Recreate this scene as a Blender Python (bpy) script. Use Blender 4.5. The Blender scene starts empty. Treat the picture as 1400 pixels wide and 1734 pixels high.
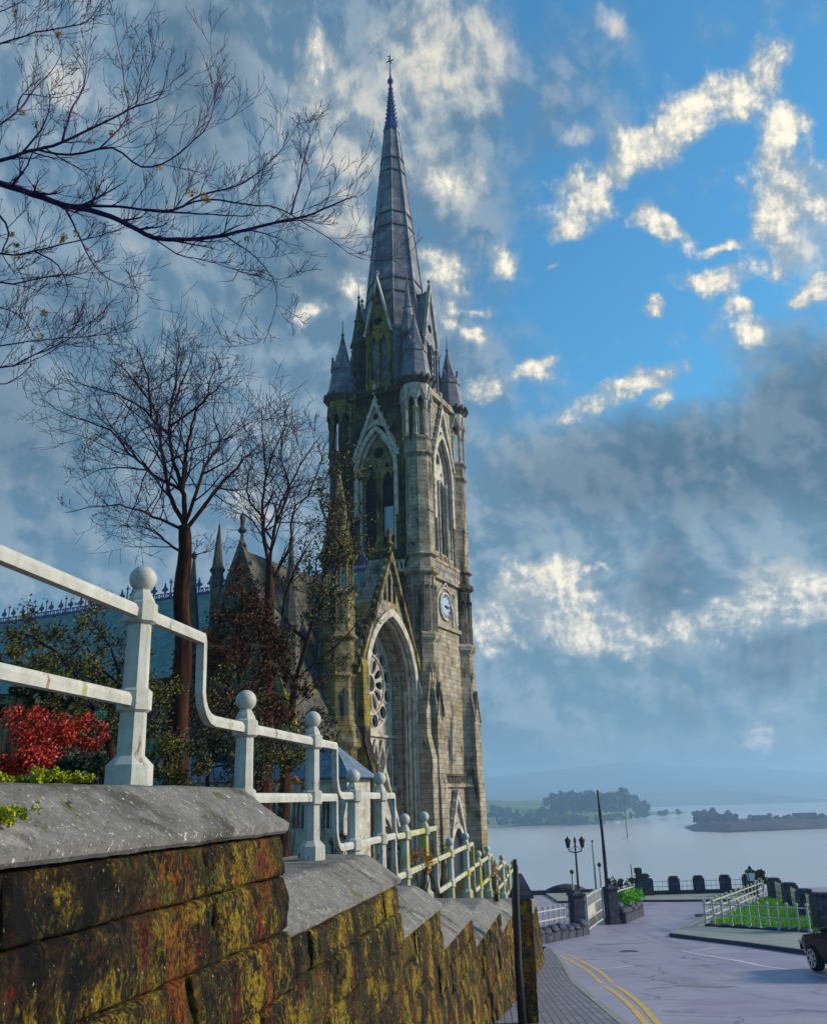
import bpy, bmesh, math, random
from mathutils import Vector, Matrix, noise
from mathutils.geometry import tessellate_polygon
R = math.radians
C = bpy.context.scene.collection
SC = bpy.context.scene

# ------------------------------------------------------------------ camera
FPX = 1500.0                      # focal length in pixels of the 1400 x 1734 photograph
PITCH, ROLL = R(18.0), -0.026
cam_d = bpy.data.cameras.new('camera')
cam_d.sensor_fit = 'VERTICAL'; cam_d.sensor_height = 36.0; cam_d.lens = 36.0 * FPX / 1734.0
cam_d.clip_start = 0.05; cam_d.clip_end = 20000
cam = bpy.data.objects.new('camera', cam_d); C.objects.link(cam)
CM = Matrix.Rotation(math.pi / 2 + PITCH, 3, 'X') @ Matrix.Rotation(ROLL, 3, 'Z')
cam.matrix_world = CM.to_4x4()
SC.camera = cam

def ray(u, v): return CM @ Vector(((u - 700) / FPX, (867 - v) / FPX, -1))
def at(u, v, Y):
    d = ray(u, v); return d * (Y / d.y)
def atz(u, v, z):
    d = ray(u, v); return d * (z / d.z)

# ------------------------------------------------------------------ light and exposure
SUN_AZ, SUN_EL = R(82), R(24)     # clockwise from the view direction (+Y); low sun from the right behind thin cloud
SC.view_settings.view_transform = 'Standard'; SC.view_settings.look = 'None'
SC.view_settings.exposure = 0.6; SC.view_settings.gamma = 1.0
SC.view_settings.use_curve_mapping = False
sun_d = bpy.data.lights.new('sun', 'SUN'); sun_d.energy = 3.3; sun_d.angle = R(10); sun_d.color = (1.0, 0.86, 0.66)
sun = bpy.data.objects.new('sun', sun_d); C.objects.link(sun)
sv = Vector((math.sin(SUN_AZ) * math.cos(SUN_EL), math.cos(SUN_AZ) * math.cos(SUN_EL), math.sin(SUN_EL)))
sun.rotation_euler = sv.to_track_quat('Z', 'Y').to_euler()
SC.cycles.use_denoising = True
SC.cycles.max_bounces = 6; SC.cycles.diffuse_bounces = 3; SC.cycles.glossy_bounces = 3
SC.cycles.transparent_max_bounces = 8; SC.cycles.volume_bounces = 1

# node helper -------------------------------------------------------
class NT:
    def __init__(s, tree): s.t = tree; s.n = tree.nodes; s.l = tree.links
    def new(s, typ, **kw):
        n = s.n.new(typ)
        for k, v in kw.items(): setattr(n, k, v)
        return n
    def put(s, node, key, val):
        sock = node.inputs[key]
        if isinstance(val, bpy.types.NodeSocket): s.l.new(val, sock)
        elif val is not None: sock.default_value = val
    def math(s, op, a, b=None, c=None, clamp=False):
        n = s.new('ShaderNodeMath', operation=op, use_clamp=clamp)
        s.put(n, 0, a)
        if b is not None: s.put(n, 1, b)
        if c is not None: s.put(n, 2, c)
        return n.outputs[0]
    def vmath(s, op, a, b=None):
        n = s.new('ShaderNodeVectorMath', operation=op); s.put(n, 0, a)
        if b is not None: s.put(n, 3 if op == 'SCALE' else 1, b)
        return n.outputs['Value'] if op in ('LENGTH', 'DOT_PRODUCT') else n.outputs[0]
    def smooth(s, x, lo, hi, a=0.0, b=1.0):
        n = s.new('ShaderNodeMapRange', interpolation_type='SMOOTHSTEP')
        s.put(n, 'Value', x); s.put(n, 'From Min', lo); s.put(n, 'From Max', hi); s.put(n, 'To Min', a); s.put(n, 'To Max', b)
        return n.outputs[0]
    def noise(s, vec, scale, detail=4, rough=.5, dist=0.0, color=False, lac=2.0):
        n = s.new('ShaderNodeTexNoise'); s.put(n, 'Vector', vec); s.put(n, 'Scale', scale); s.put(n, 'Detail', detail)
        s.put(n, 'Roughness', rough); s.put(n, 'Distortion', dist); s.put(n, 'Lacunarity', lac)
        return n.outputs['Color' if color else 'Fac']
    def mix(s, f, a, b, mode='MIX'):
        n = s.new('ShaderNodeMix', data_type='RGBA', blend_type=mode)
        s.put(n, 0, f)
        for i, q in ((6, a), (7, b)):
            if not isinstance(q, bpy.types.NodeSocket): q = (*q[:3], 1)
            s.put(n, i, q)
        return n.outputs[2]
    def mapping(s, vec, loc=(0, 0, 0), rot=(0, 0, 0), sc=(1, 1, 1)):
        n = s.new('ShaderNodeMapping'); s.put(n, 'Vector', vec)
        n.inputs['Location'].default_value = loc; n.inputs['Rotation'].default_value = rot; n.inputs['Scale'].default_value = sc
        return n.outputs[0]
    def sep(s, vec):
        n = s.new('ShaderNodeSeparateXYZ'); s.put(n, 0, vec); return n.outputs
    def comb(s, x=0., y=0., z=0.):
        n = s.new('ShaderNodeCombineXYZ'); s.put(n, 0, x); s.put(n, 1, y); s.put(n, 2, z); return n.outputs[0]

# ------------------------------------------------------------------ sky: Nishita air, grey stratus and lit cumulus, all by world direction
W = bpy.data.worlds.new('World'); SC.world = W; W.use_nodes = True
g = NT(W.node_tree); g.n.clear()
sky = g.new('ShaderNodeTexSky', sky_type='NISHITA', sun_disc=False, sun_elevation=SUN_EL, sun_rotation=SUN_AZ, altitude=40, air_density=1.3, dust_density=0.4, ozone_density=3.0)
dirv = g.new('ShaderNodeTexCoord').outputs['Generated']
dx, dy, dz = g.sep(dirv)
az = g.math('ARCTAN2', dx, dy); el = g.math('ARCSINE', dz)
p0 = g.comb(az, el, 0.0)
# stretch the pattern sideways near the horizon, as real cloud decks look
wA = g.vmath('SUBTRACT', g.noise(p0, 4.0, 3, .55, color=True), (.5, .5, .5))
wB = g.vmath('SUBTRACT', g.noise(p0, 17.0, 4, .6, color=True), (.5, .5, .5))
pw = g.vmath('ADD', p0, g.vmath('ADD', g.vmath('SCALE', wA, 0.10), g.vmath('SCALE', wB, 0.055)))
def azel(u, v):
    d = ray(u, v).normalized(); return math.atan2(d.x, d.y), math.asin(d.z)
def blob(u, v, ru, rv, rot=0, amp=1.0): return (u, v, ru, rv, rot, amp)
# where the cloud masses lie, worked out once here as a soft map over azimuth and elevation (four masks), then broken up by noise in the shader
import numpy as np
AZ0, AZ1, EL0, EL1, MN = R(-42), R(42), R(-6), R(58), 700
gaz, gel = np.meshgrid(np.linspace(AZ0, AZ1, MN), np.linspace(EL0, EL1, MN))
def union(lst, grow_=1.0):
    r = np.zeros_like(gaz); k = grow_ / 1560.0
    for u, v, ru, rv, rot, amp in lst:
        a, e = azel(u, v); x = (gaz - a) * math.cos(e); y = gel - e; c, s_ = math.cos(R(rot)), math.sin(R(rot))
        d = np.sqrt(((x * c + y * s_) / (ru * k)) ** 2 + ((-x * s_ + y * c) / (rv * k)) ** 2)
        t = np.clip((1.35 - d) / 1.35, 0, 1); r = 1 - (1 - r) * (1 - min(amp, 1) * t * t * (3 - 2 * t))
    return r
fine = g.noise(p0, 30.0, 7, .62, 0.3)
mid = g.noise(p0, 9.0, 6, .58, 0.2)
big = g.noise(g.mapping(p0, sc=(1, 1.5, 1)), 3.2, 5, .55)
grey_a = union([blob(60, 620, 620, 700), blob(330, 330, 330, 420, 0, .95), blob(620, 640, 330, 330, 0, .9), blob(1110, 850, 430, 200, -8), blob(1130, 800, 300, 110),
                blob(1430, 720, 190, 260, 0), blob(760, 1000, 700, 250, 0, .9), blob(1000, 1230, 900, 170, 0, 1.0), blob(1100, 1050, 800, 130, 0, 1.0), blob(700, 160, 210, 330, 0, .8),
                blob(250, 60, 420, 200, 0, .8), blob(1330, 20, 140, 50, 0, .35), blob(930, 160, 260, 170, 20, .45)])
dark_a = union([blob(1130, 800, 330, 120, -6), blob(1390, 700, 130, 210, 10, .9), blob(1130, 1010, 60, 110, 0, .95), blob(500, 480, 260, 130, 20, .6),
                blob(60, 760, 330, 240, 0, .55), blob(1150, 1190, 70, 90, 0, .6), blob(1330, 1120, 140, 60, 0, .85), blob(960, 1010, 100, 40, 0, .7), blob(330, 130, 120, 260, -10, .7), blob(120,500,200,90,0,.5), blob(1390, 1010, 60, 25, 0, .6)])
pale_a = union([blob(760, 90, 150, 120, 0, .95), blob(520, 110, 60, 130, 0, .9), blob(590, 240, 150, 170, 0, .7), blob(760, 300, 90, 80, 0, .9), blob(100, 130, 120, 160, 0, .55),
                blob(590, 390, 90, 60, 0, .7), blob(280, 590, 70, 40, 0, .5), blob(420, 870, 90, 60, 0, .75), blob(250, 400, 120, 70, 0, .4), blob(1360, 390, 90, 120, 0, .85),
                blob(900, 1020, 170, 75, 0, .95), blob(1290, 1015, 170, 70, 10, .95), blob(960, 225, 50, 40, 0, .7), blob(1140, 110, 40, 50, 0, .5), blob(1040, 15, 50, 30, 0, .6), blob(330, 740, 130, 120, 0, .35)])
lit_a = union([blob(1275, 130, 70, 38, 12), blob(1180, 165, 75, 42, 18), blob(1085, 225, 85, 42, 40), blob(985, 325, 60, 52, 45), blob(955, 385, 45, 16, 0), blob(1330, 195, 34, 36),
               blob(1300, 255, 55, 34, 40), blob(1308, 340, 26, 75), blob(1305, 430, 28, 26), blob(1200, 460, 62, 24, -10), blob(1130, 365, 65, 26, -25), blob(1110, 515, 24, 16),
               blob(1275, 545, 30, 26), blob(1250, 510, 22, 20), blob(1385, 320, 45, 40), blob(1368, 470, 36, 22, 30), blob(765, 300, 50, 45, 0, .8), blob(812, 650, 34, 28), blob(900, 622, 48, 22, 10),
               blob(985, 690, 55, 26), blob(1070, 650, 85, 26, 12), blob(1095, 685, 34, 16, 30), blob(745, 465, 38, 40), blob(840, 430, 36, 26, -40), blob(800, 525, 40, 16, 0, .9), blob(800, 570, 24, 16), blob(930, 443, 18, 9),
               blob(752, 540, 24, 30, 0, .9), blob(508, 552, 34, 24), blob(590, 520, 30, 30), blob(525, 80, 22, 60, 0, .8), blob(1035, 270, 40, 22, 30), blob(1300, 1248, 40, 46), blob(1335, 1195, 18, 10, -40, .8),
               blob(930, 1052, 175, 46, -3), blob(980, 1080, 110, 22, -3), blob(1270, 1045, 170, 40, 9), blob(940, 980, 70, 40), blob(905, 985, 60, 34, 0, .75), blob(1340, 1000, 60, 30, 0, .8), blob(1030, 975, 40, 10, 0, .8), blob(395, 885, 34, 18, 0, .8), blob(405, 860, 50, 30, 0, .6), blob(1240, 400, 36, 12, 0, .9)], 1.22)
img = bpy.data.images.new('cloud masses', MN, MN, alpha=True, float_buffer=True, is_data=True)
img.pixels.foreach_set(np.stack([grey_a, dark_a, pale_a, lit_a], -1).astype(np.float32).ravel())
img.update(); img.pack()
pwx, pwy, pwz = g.sep(pw)
tx = g.new('ShaderNodeTexImage', image=img, extension='EXTEND', interpolation='Cubic')
g.put(tx, 'Vector', g.comb(g.math('DIVIDE', g.math('SUBTRACT', pwx, AZ0), AZ1 - AZ0), g.math('DIVIDE', g.math('SUBTRACT', pwy, EL0), EL1 - EL0), 0.0))
grey_m, dark_m, pale_m = g.sep(tx.outputs[0]); lit_m = tx.outputs[1]
# grey stratus
off = (.010, .012, 0.0)
mid2 = g.noise(g.vmath('ADD', p0, off), 9.0, 6, .58, 0.2)
relief = g.math('MULTIPLY', g.math('SUBTRACT', mid, mid2), 5.0)
pq = g.vmath('ADD', p0, g.vmath('SCALE', wA, .05))
wisp = g.noise(pq, 20.0, 10, .66, 0.0)
wisp2 = g.noise(g.vmath('ADD', pq, (.006, .005, 0)), 20.0, 10, .66, 0.0)
relw = g.math('MULTIPLY', g.math('SUBTRACT', wisp, wisp2), 2.6)
tex = g.math('ADD', g.math('MULTIPLY', mid, .55), g.math('MULTIPLY', wisp, .45))
soft = g.math('ADD', g.math('MULTIPLY', mid, .8), g.math('MULTIPLY', wisp, .2))
grey_f = g.smooth(g.math('ADD', grey_m, g.math('MULTIPLY', g.math('SUBTRACT', soft, .5), 1.5)), .10, .75)
dark_f = g.smooth(g.math('ADD', dark_m, g.math('MULTIPLY', g.math('SUBTRACT', soft, .5), 1.6)), .10, .85)
pale_f = g.smooth(g.math('ADD', pale_m, g.math('MULTIPLY', g.math('SUBTRACT', tex, .5), 2.0)), .30, 1.1)
lit_s = g.math('ADD', lit_m, g.math('ADD', g.math('MULTIPLY', g.math('SUBTRACT', wisp, .5), 2.1), g.math('MULTIPLY', g.math('SUBTRACT', mid, .5), .5)))
lit_f = g.smooth(lit_s, .14, .92)
rim = g.smooth(g.math('ADD', g.math('ADD', g.math('MULTIPLY', lit_s, .8), relw), g.math('MULTIPLY', relief, .45)), .25, 1.3)
greyt = g.smooth(g.math('ADD', soft, g.math('MULTIPLY', relief, .35)), .34, .68)
# radiance values are divided by the Background strength of 0.1
blue = g.mix(1.0, sky.outputs[0], (0.42, 1.02, 1.2), 'MULTIPLY')
colr = g.mix(g.math('MULTIPLY', grey_f, .94), blue, g.mix(greyt, (.85, 1.55, 2.25), (1.95, 2.6, 3.15)))
colr = g.mix(g.math('MULTIPLY', dark_f, .85), colr, g.mix(greyt, (.45, .98, 1.5), (1.0, 1.5, 2.0)))
colr = g.mix(g.math('MULTIPLY', pale_f, .9), colr, g.mix(greyt, (2.3, 2.8, 3.1), (6.0, 5.55, 4.55)))
colr = g.mix(lit_f, colr, g.mix(rim, (2.3, 2.85, 3.2), (7.6, 6.9, 5.5)))
low = g.math('MULTIPLY', g.smooth(el, .10, -.02), .75)
colr = g.mix(low, colr, (1.1, 1.65, 2.3))
W.cycles.sampling_method = 'MANUAL'; W.cycles.sample_map_resolution = 512
bg = g.new('ShaderNodeBackground'); g.put(bg, 0, colr); bg.inputs[1].default_value = 0.1
g.l.new(bg.outputs[0], g.new('ShaderNodeOutputWorld').inputs[0])

# ------------------------------------------------------------------ mesh helper
class MB:
    def __init__(s): s.v = []; s.f = []; s.sm = []
    def add(s, vs, fs, smooth=False, M=None):
        o = len(s.v)
        if M is not None: vs = [M @ Vector(q) for q in vs]
        s.v += [tuple(q) for q in vs]
        s.f += [[i + o for i in f] for f in fs]; s.sm += [smooth] * len(fs)
        return s
    def box(s, x0, x1, y0, y1, z0, z1, M=None, bev=0.0):
        if bev > 0:
            bm = bmesh.new(); bmesh.ops.create_cube(bm, size=1)
            for q in bm.verts: q.co = Vector(((x0 + x1) / 2 + q.co.x * (x1 - x0), (y0 + y1) / 2 + q.co.y * (y1 - y0), (z0 + z1) / 2 + q.co.z * (z1 - z0)))
            bmesh.ops.bevel(bm, geom=bm.edges[:], offset=bev, segments=2, affect='EDGES')
            bm.verts.index_update()
            s.add([q.co.copy() for q in bm.verts], [[q.index for q in f.verts] for f in bm.faces], False, M); bm.free(); return s
        v = [(x, y, z) for z in (z0, z1) for x, y in ((x0, y0), (x1, y0), (x1, y1), (x0, y1))]
        return s.add(v, [[3, 2, 1, 0], [4, 5, 6, 7], [0, 1, 5, 4], [1, 2, 6, 5], [2, 3, 7, 6], [3, 0, 4, 7]], False, M)
    def frus(s, cx, cy, rings, n=8, rot=None, smooth=False, M=None):       # rings = [(z, r), ...]: stacked polygonal drums and cones
        rot = math.pi / n if rot is None else rot
        v = []; f = []
        for z, r in rings:
            for k in range(n):
                a = rot + 2 * math.pi * k / n; v.append((cx + r * math.cos(a), cy + r * math.sin(a), z))
        for i in range(len(rings) - 1):
            for k in range(n):
                f.append([i * n + k, i * n + (k + 1) % n, (i + 1) * n + (k + 1) % n, (i + 1) * n + k])
        f.append(list(range(n))[::-1]); f.append([(len(rings) - 1) * n + k for k in range(n)])
        return s.add(v, f, smooth, M)
    def ball(s, c, r, nu=12, nv=8, M=None, sz=1.0):
        rings = [(c[2] - r * sz * math.cos(math.pi * i / nv), max(r * math.sin(math.pi * i / nv), r * .02)) for i in range(nv + 1)]
        return s.frus(c[0], c[1], rings, nu, 0, True, M)
    def tube(s, pts, rad, n=6, smooth=True, cap=True):
        pts = [Vector(q) for q in pts]; m = len(pts)
        if not hasattr(rad, '__len__'): rad = [rad] * m
        v = []; f = []; up = None
        for i in range(m):
            t = (pts[min(i + 1, m - 1)] - pts[max(i - 1, 0)])
            if t.length < 1e-9: t = Vector((0, 0, 1))
            t.normalize()
            if up is None: up = t.orthogonal().normalized()
            up = (up - t * up.dot(t))
            if up.length < 1e-6: up = t.orthogonal()
            up.normalize(); b = t.cross(up)
            for k in range(n):
                a = 2 * math.pi * k / n
                v.append(pts[i] + (up * math.cos(a) + b * math.sin(a)) * rad[i])
        for i in range(m - 1):
            for k in range(n): f.append([i * n + k, i * n + (k + 1) % n, (i + 1) * n + (k + 1) % n, (i + 1) * n + k])
        if cap and n > 3: f.append(list(range(n))[::-1]); f.append([(m - 1) * n + k for k in range(n)])
        return s.add(v, f, smooth)
    def bar(s, p, q, w, h=None, M=None):       # square bar between two points
        p, q = Vector(p), Vector(q); h = h or w; t = (q - p).normalized()
        sd = t.cross(Vector((0, 0, 1)))
        if sd.length < 1e-4: sd = Vector((1, 0, 0))
        sd.normalize(); up = sd.cross(t)
        v = [e + sd * (a * w / 2) + up * (b * h / 2) for e in (p, q) for a, b in ((-1, -1), (1, -1), (1, 1), (-1, 1))]
        return s.add(v, [[3, 2, 1, 0], [4, 5, 6, 7], [0, 1, 5, 4], [1, 2, 6, 5], [2, 3, 7, 6], [3, 0, 4, 7]], False, M)
    def panel(s, fr, loops, d0, d1):           # 2-D outline (first loop) with holes, given thickness; fr maps (a, z, d) to 3-D
        flat = [q for lp in loops for q in lp]
        tri = tessellate_polygon([[Vector((a, z, 0)) for a, z in lp] for lp in loops])
        n = len(flat)
        v = [fr(a, z, d0) for a, z in flat] + [fr(a, z, d1) for a, z in flat]
        f = [list(t) for t in tri] + [[i + n for i in t][::-1] for t in tri]
        o = 0
        for lp in loops:
            m = len(lp)
            for k in range(m): f.append([o + k, o + (k + 1) % m, n + o + (k + 1) % m, n + o + k])
            o += m
        return s.add(v, f)
    def strip(s, fr, outer, inner, d0, d1):    # open moulding between two open polylines of equal length
        m = len(outer)
        v = [fr(a, z, d) for d in (d0, d1) for a, z in list(outer) + list(inner)]
        f = []; N = 2 * m
        for k in range(m - 1):
            f += [[k, k + 1, m + k + 1, m + k], [N + k, N + k + 1, N + m + k + 1, N + m + k], [k, k + 1, N + k + 1, N + k], [m + k, m + k + 1, N + m + k + 1, N + m + k]]
        for k in (0, m - 1): f.append([k, m + k, N + m + k, N + k])
        return s.add(v, f)
    def build(s, name, mat=None, parent=None, recalc=True, loc=None):
        me = bpy.data.meshes.new(name); me.from_pydata(s.v, [], s.f)
        if recalc:
            bm = bmesh.new(); bm.from_mesh(me); bmesh.ops.recalc_face_normals(bm, faces=bm.faces[:]); bm.to_mesh(me); bm.free()
        me.polygons.foreach_set('use_smooth', s.sm[:len(me.polygons)] if len(s.sm) >= len(me.polygons) else [False] * len(me.polygons))
        o = bpy.data.objects.new(name, me); C.objects.link(o)
        if mat: me.materials.append(mat)
        if parent: o.parent = parent
        if loc: o.location = loc
        return o
def tag(o, label=None, cat=None, group=None, kind=None):
    for k, q in (('label', label), ('category', cat), ('group', group), ('kind', kind)):
        if q: o[k] = q
    return o
def empty(name, loc=(0, 0, 0), rz=0, **kw):
    o = bpy.data.objects.new(name, None); C.objects.link(o); o.location = loc; o.rotation_euler = (0, 0, rz); o.empty_display_size = .3
    return tag(o, **kw)
def copy_tree(o, parent=None):
    c = o.copy(); C.objects.link(c)
    if parent: c.parent = parent
    for ch in list(o.children): copy_tree(ch, c)
    return c

# ------------------------------------------------------------------ materials
def material(name, build, rough=.8, spec=.3, metal=0.0, bump=None, bumpd=.02):
    m = bpy.data.materials.new(name); m.use_nodes = True
    t = NT(m.node_tree); t.n.clear()
    p = t.new('ShaderNodeBsdfPrincipled'); o = t.new('ShaderNodeOutputMaterial'); t.l.new(p.outputs[0], o.inputs[0])
    oc = t.new('ShaderNodeTexCoord').outputs['Object']
    c, h = build(t, oc)
    if not isinstance(c, bpy.types.NodeSocket): c = (*c, 1)
    t.put(p, 'Base Color', c); p.inputs['Roughness'].default_value = rough
    p.inputs['Specular IOR Level'].default_value = spec; p.inputs['Metallic'].default_value = metal
    if h is not None and bump:
        b = t.new('ShaderNodeBump'); b.inputs['Strength'].default_value = bump; b.inputs['Distance'].default_value = bumpd
        t.put(b, 'Height', h); t.l.new(b.outputs[0], p.inputs['Normal'])
    m['p'] = p.name
    return m
def mottled(cols, scale=3., detail=6, rough=.6, patches=(), joints=None, stretch=(1, 1, 1), var=1.0):
    # cols: dark -> light; patches: (colour, scale, threshold, softness, stretch); joints: (row height, block length, depth of tone)
    def f(t, oc):
        v = t.mapping(oc, sc=stretch)
        n = t.noise(v, scale, detail, rough, .2)
        rmp = t.new('ShaderNodeValToRGB'); t.put(rmp, 0, n)
        e = rmp.color_ramp.elements
        e[0].position = .5 - .22 * var; e[1].position = .5 + .22 * var
        e[0].color = (*cols[0], 1); e[1].color = (*cols[-1], 1)
        for i, c in enumerate(cols[1:-1]):
            q = e.new(e[0].position + (e[-1].position - e[0].position) * (i + 1) / (len(cols) - 1)); q.color = (*c, 1)
        c = rmp.outputs[0]; h = n
        for i, (pc, ps, th, so, st) in enumerate(patches):
            pn = t.noise(t.mapping(oc, loc=(3.1 * i + 1, 7.7 * i, 1.3 * i), sc=st), ps, 6, .65, .4)
            c = t.mix(t.smooth(pn, th, th + so), c, pc)
        if joints:
            x, y, z = t.sep(oc)
            br = t.new('ShaderNodeTexBrick', offset=.5); t.put(br, 'Vector', t.comb(t.math('ADD', x, y), z, 0.))
            br.inputs['Color1'].default_value = (.72, .72, .72, 1); br.inputs['Color2'].default_value = (1, 1, 1, 1); br.inputs['Mortar'].default_value = (joints[2],) * 3 + (1,)
            br.inputs['Scale'].default_value = 1.0; br.inputs['Mortar Size'].default_value = joints[3] if len(joints) > 3 else .02; br.inputs['Row Height'].default_value = joints[0]; br.inputs['Brick Width'].default_value = joints[1]
            c = t.mix(1.0, c, br.outputs[0], 'MULTIPLY')
            h = t.math('SUBTRACT', t.math('MULTIPLY', n, .5), br.outputs['Fac'])
        return c, h
    return f
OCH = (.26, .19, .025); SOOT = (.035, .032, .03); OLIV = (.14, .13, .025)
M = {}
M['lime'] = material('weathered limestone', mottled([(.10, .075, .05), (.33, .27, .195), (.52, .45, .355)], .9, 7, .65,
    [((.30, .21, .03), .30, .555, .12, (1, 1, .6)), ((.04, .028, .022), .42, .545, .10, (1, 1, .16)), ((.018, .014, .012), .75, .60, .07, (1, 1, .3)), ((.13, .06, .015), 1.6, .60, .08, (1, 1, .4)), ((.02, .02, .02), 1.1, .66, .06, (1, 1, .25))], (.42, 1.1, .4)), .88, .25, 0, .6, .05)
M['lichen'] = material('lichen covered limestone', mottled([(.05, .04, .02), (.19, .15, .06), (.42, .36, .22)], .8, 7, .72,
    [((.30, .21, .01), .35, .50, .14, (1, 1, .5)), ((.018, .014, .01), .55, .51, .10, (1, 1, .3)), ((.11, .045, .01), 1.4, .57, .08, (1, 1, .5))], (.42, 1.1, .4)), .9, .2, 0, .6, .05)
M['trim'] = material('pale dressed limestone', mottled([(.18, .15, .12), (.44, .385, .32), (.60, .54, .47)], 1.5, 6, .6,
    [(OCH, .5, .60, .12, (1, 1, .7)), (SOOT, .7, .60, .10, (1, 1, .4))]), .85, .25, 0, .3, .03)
M['soot_shade'] = material('soot and shade darkened limestone', mottled([(.02, .018, .018), (.07, .06, .05), (.16, .14, .11)], 1.2, 6, .65,
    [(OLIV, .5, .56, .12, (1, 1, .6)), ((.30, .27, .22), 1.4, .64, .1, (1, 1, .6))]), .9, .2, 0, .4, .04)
M['spire'] = material('grey spire stone', mottled([(.06, .06, .09), (.17, .17, .215), (.33, .31, .31)], .7, 7, .62,
    [((.06, .09, .15), .22, .54, .16, (1, 1, .3)), (SOOT, .5, .62, .12, (1, 1, .2)), ((.30, .25, .2), .6, .66, .1, (1, 1, .5))], (.55, 1.2, .6)), .7, .35, 0, .3, .04)
M['dark_open'] = material('dark window glass', lambda t, oc: (t.mix(t.noise(oc, 4, 3), (.008, .009, .012), (.03, .035, .05)), None), .25, .5)
M['louvre'] = material('dark timber louvre', lambda t, oc: ((.012, .010, .009), None), .8, .2)
M['lead'] = material('blue painted iron cresting', lambda t, oc: (t.mix(t.noise(oc, 3, 3), (.015, .02, .11), (.03, .05, .20)), None), .5, .4)
M['slate'] = material('green grey slate roof', mottled([(.09, .16, .155), (.16, .26, .245), (.24, .34, .31)], .6, 6, .6, [((.2, .19, .1), .5, .62, .1, (1, 1, 1))], (.28, .45, .75)), .6, .4, 0, .5, .03)
M['blueslate'] = material('blue slate roof', mottled([(.09, .13, .19), (.17, .23, .31)], 2, 5, .6, (), (.22, .35, .7)), .5, .4, 0, .4, .02)
M['clock'] = material('pale blue clock face', lambda t, oc: (t.mix(t.noise(oc, 2, 4), (.22, .31, .44), (.38, .47, .58)), None), .4, .4)
M['black'] = material('black painted iron', lambda t, oc: (t.mix(t.noise(oc, 9, 4), (.008, .008, .012), (.025, .022, .035)), None), .55, .4)
M['white'] = material('chipped white paint', mottled([(.28, .26, .21), (.43, .41, .36), (.54, .52, .47)], 7, 9, .75,
    [((.30, .27, .10), 5., .60, .10, (1, 1, .35)), ((.22, .085, .02), 7., .62, .06, (1, 1, .35)), ((.12, .11, .085), 3.5, .60, .10, (1, 1, .3)), ((.30, .31, .28), 2.5, .56, .18, (1, 1, .5)), ((.10, .09, .07), 40., .66, .03, (1, 1, 1))]), .55, .35, 0, .25, .006)
M['whiterough'] = material('lichen stained white paint', mottled([(.26, .24, .15), (.42, .40, .31), (.52, .50, .43)], 7, 6, .6,
    [((.42, .34, .02), 4.5, .50, .10, (1, 1, .5)), ((.22, .08, .015), 6., .66, .06, (1, 1, .5))]), .65, .3, 0, .3, .006)
def wallmat(t, oc):
    n1 = t.noise(oc, 9, 12, .78, .2); n2 = t.noise(oc, 45, 8, .75)
    def mask(loc, sc, st, lo, hi, k=.42): return t.smooth(t.math('ADD', t.math('MULTIPLY', t.noise(t.mapping(oc, loc=loc, sc=st), sc, 10, .72, .3), 1 - k), t.math('MULTIPLY', t.noise(t.mapping(oc, sc=(1, 1, .55)), 38, 8, .75), k)), lo, hi)
    c = t.mix(t.smooth(n1, .40, .66), (.003, .0025, .002), (.060, .030, .008))
    c = t.mix(mask((5, 1, 2), 1.7, (1, 1, .8), .50, .56), c, (.085, .060, .012))
    c = t.mix(mask((1, 7, 3), 3.2, (1, 1, .5), .50, .55), c, (.28, .19, .010))
    c = t.mix(mask((9, 2, 5), 1.5, (1, 1, .35), .54, .59), c, (.25, .065, .004))
    c = t.mix(mask((4, 4, 9), 5.0, (1, 1, .4), .545, .58), c, (.13, .012, .004))
    c = t.mix(mask((8, 3, 1), 2.0, (1, 1, .9), .515, .57), c, (.0035, .003, .0025))
    c = t.mix(mask((2, 8, 6), 6.0, (1, 1, 1), .555, .59), c, (.05, .075, .012))
    c = t.mix(t.smooth(t.noise(t.mapping(oc, sc=(1, 1, .6)), 60, 4, .6), .66, .70), c, (.42, .38, .24))
    c = t.mix(1.0, c, t.mix(t.smooth(n2, .38, .62), (.35, .35, .35), (1.35, 1.35, 1.35)), 'MULTIPLY')
    return c, t.math('ADD', n1, t.math('MULTIPLY', n2, .5))
M['wall'] = material('mossy dark wall stone', wallmat, .9, .2, 0, 1.0, .03)
M['northshade'] = material('shade darkened lichen stone', mottled([(.010, .008, .006), (.055, .042, .015), (.22, .17, .07)], .8, 8, .75,  # darker limestone for the north faces: real lichen plus shade painted in
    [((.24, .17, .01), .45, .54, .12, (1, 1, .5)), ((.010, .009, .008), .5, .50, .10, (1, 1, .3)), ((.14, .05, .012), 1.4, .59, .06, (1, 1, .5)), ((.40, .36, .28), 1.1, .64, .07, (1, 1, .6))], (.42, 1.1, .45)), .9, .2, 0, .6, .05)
M['coping'] = material('grey speckled coping stone', mottled([(.075, .066, .06), (.165, .15, .14), (.27, .25, .237)], 9, 12, .82,
    [((.06, .052, .040), 1.3, .54, .12, (1, 1, 1)), ((.30, .27, .24), 3.1, .58, .10, (1, 1, 1)), ((.58, .55, .48), 55, .61, .04, (1, 1, 1)), ((.62, .58, .50), 15, .66, .03, (1, 1, 1)), ((.10, .10, .02), 5, .60, .06, (1, 1, 1)), ((.03, .026, .024), 70, .60, .05, (1, 1, 1)), ((.02, .018, .015), 11, .66, .03, (1, 1, 1)), ((.26, .19, .02), 8, .66, .05, (1, 1, 1))]), .8, .3, 0, 1.0, .012)
M['darkstone'] = material('dark blue wet stone', mottled([(.008, .008, .016), (.03, .03, .055), (.08, .08, .12)], 4, 6, .65, [((.10, .05, .02), 2, .63, .08, (1, 1, 1))]), .7, .35, 0, .7, .03)
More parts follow.
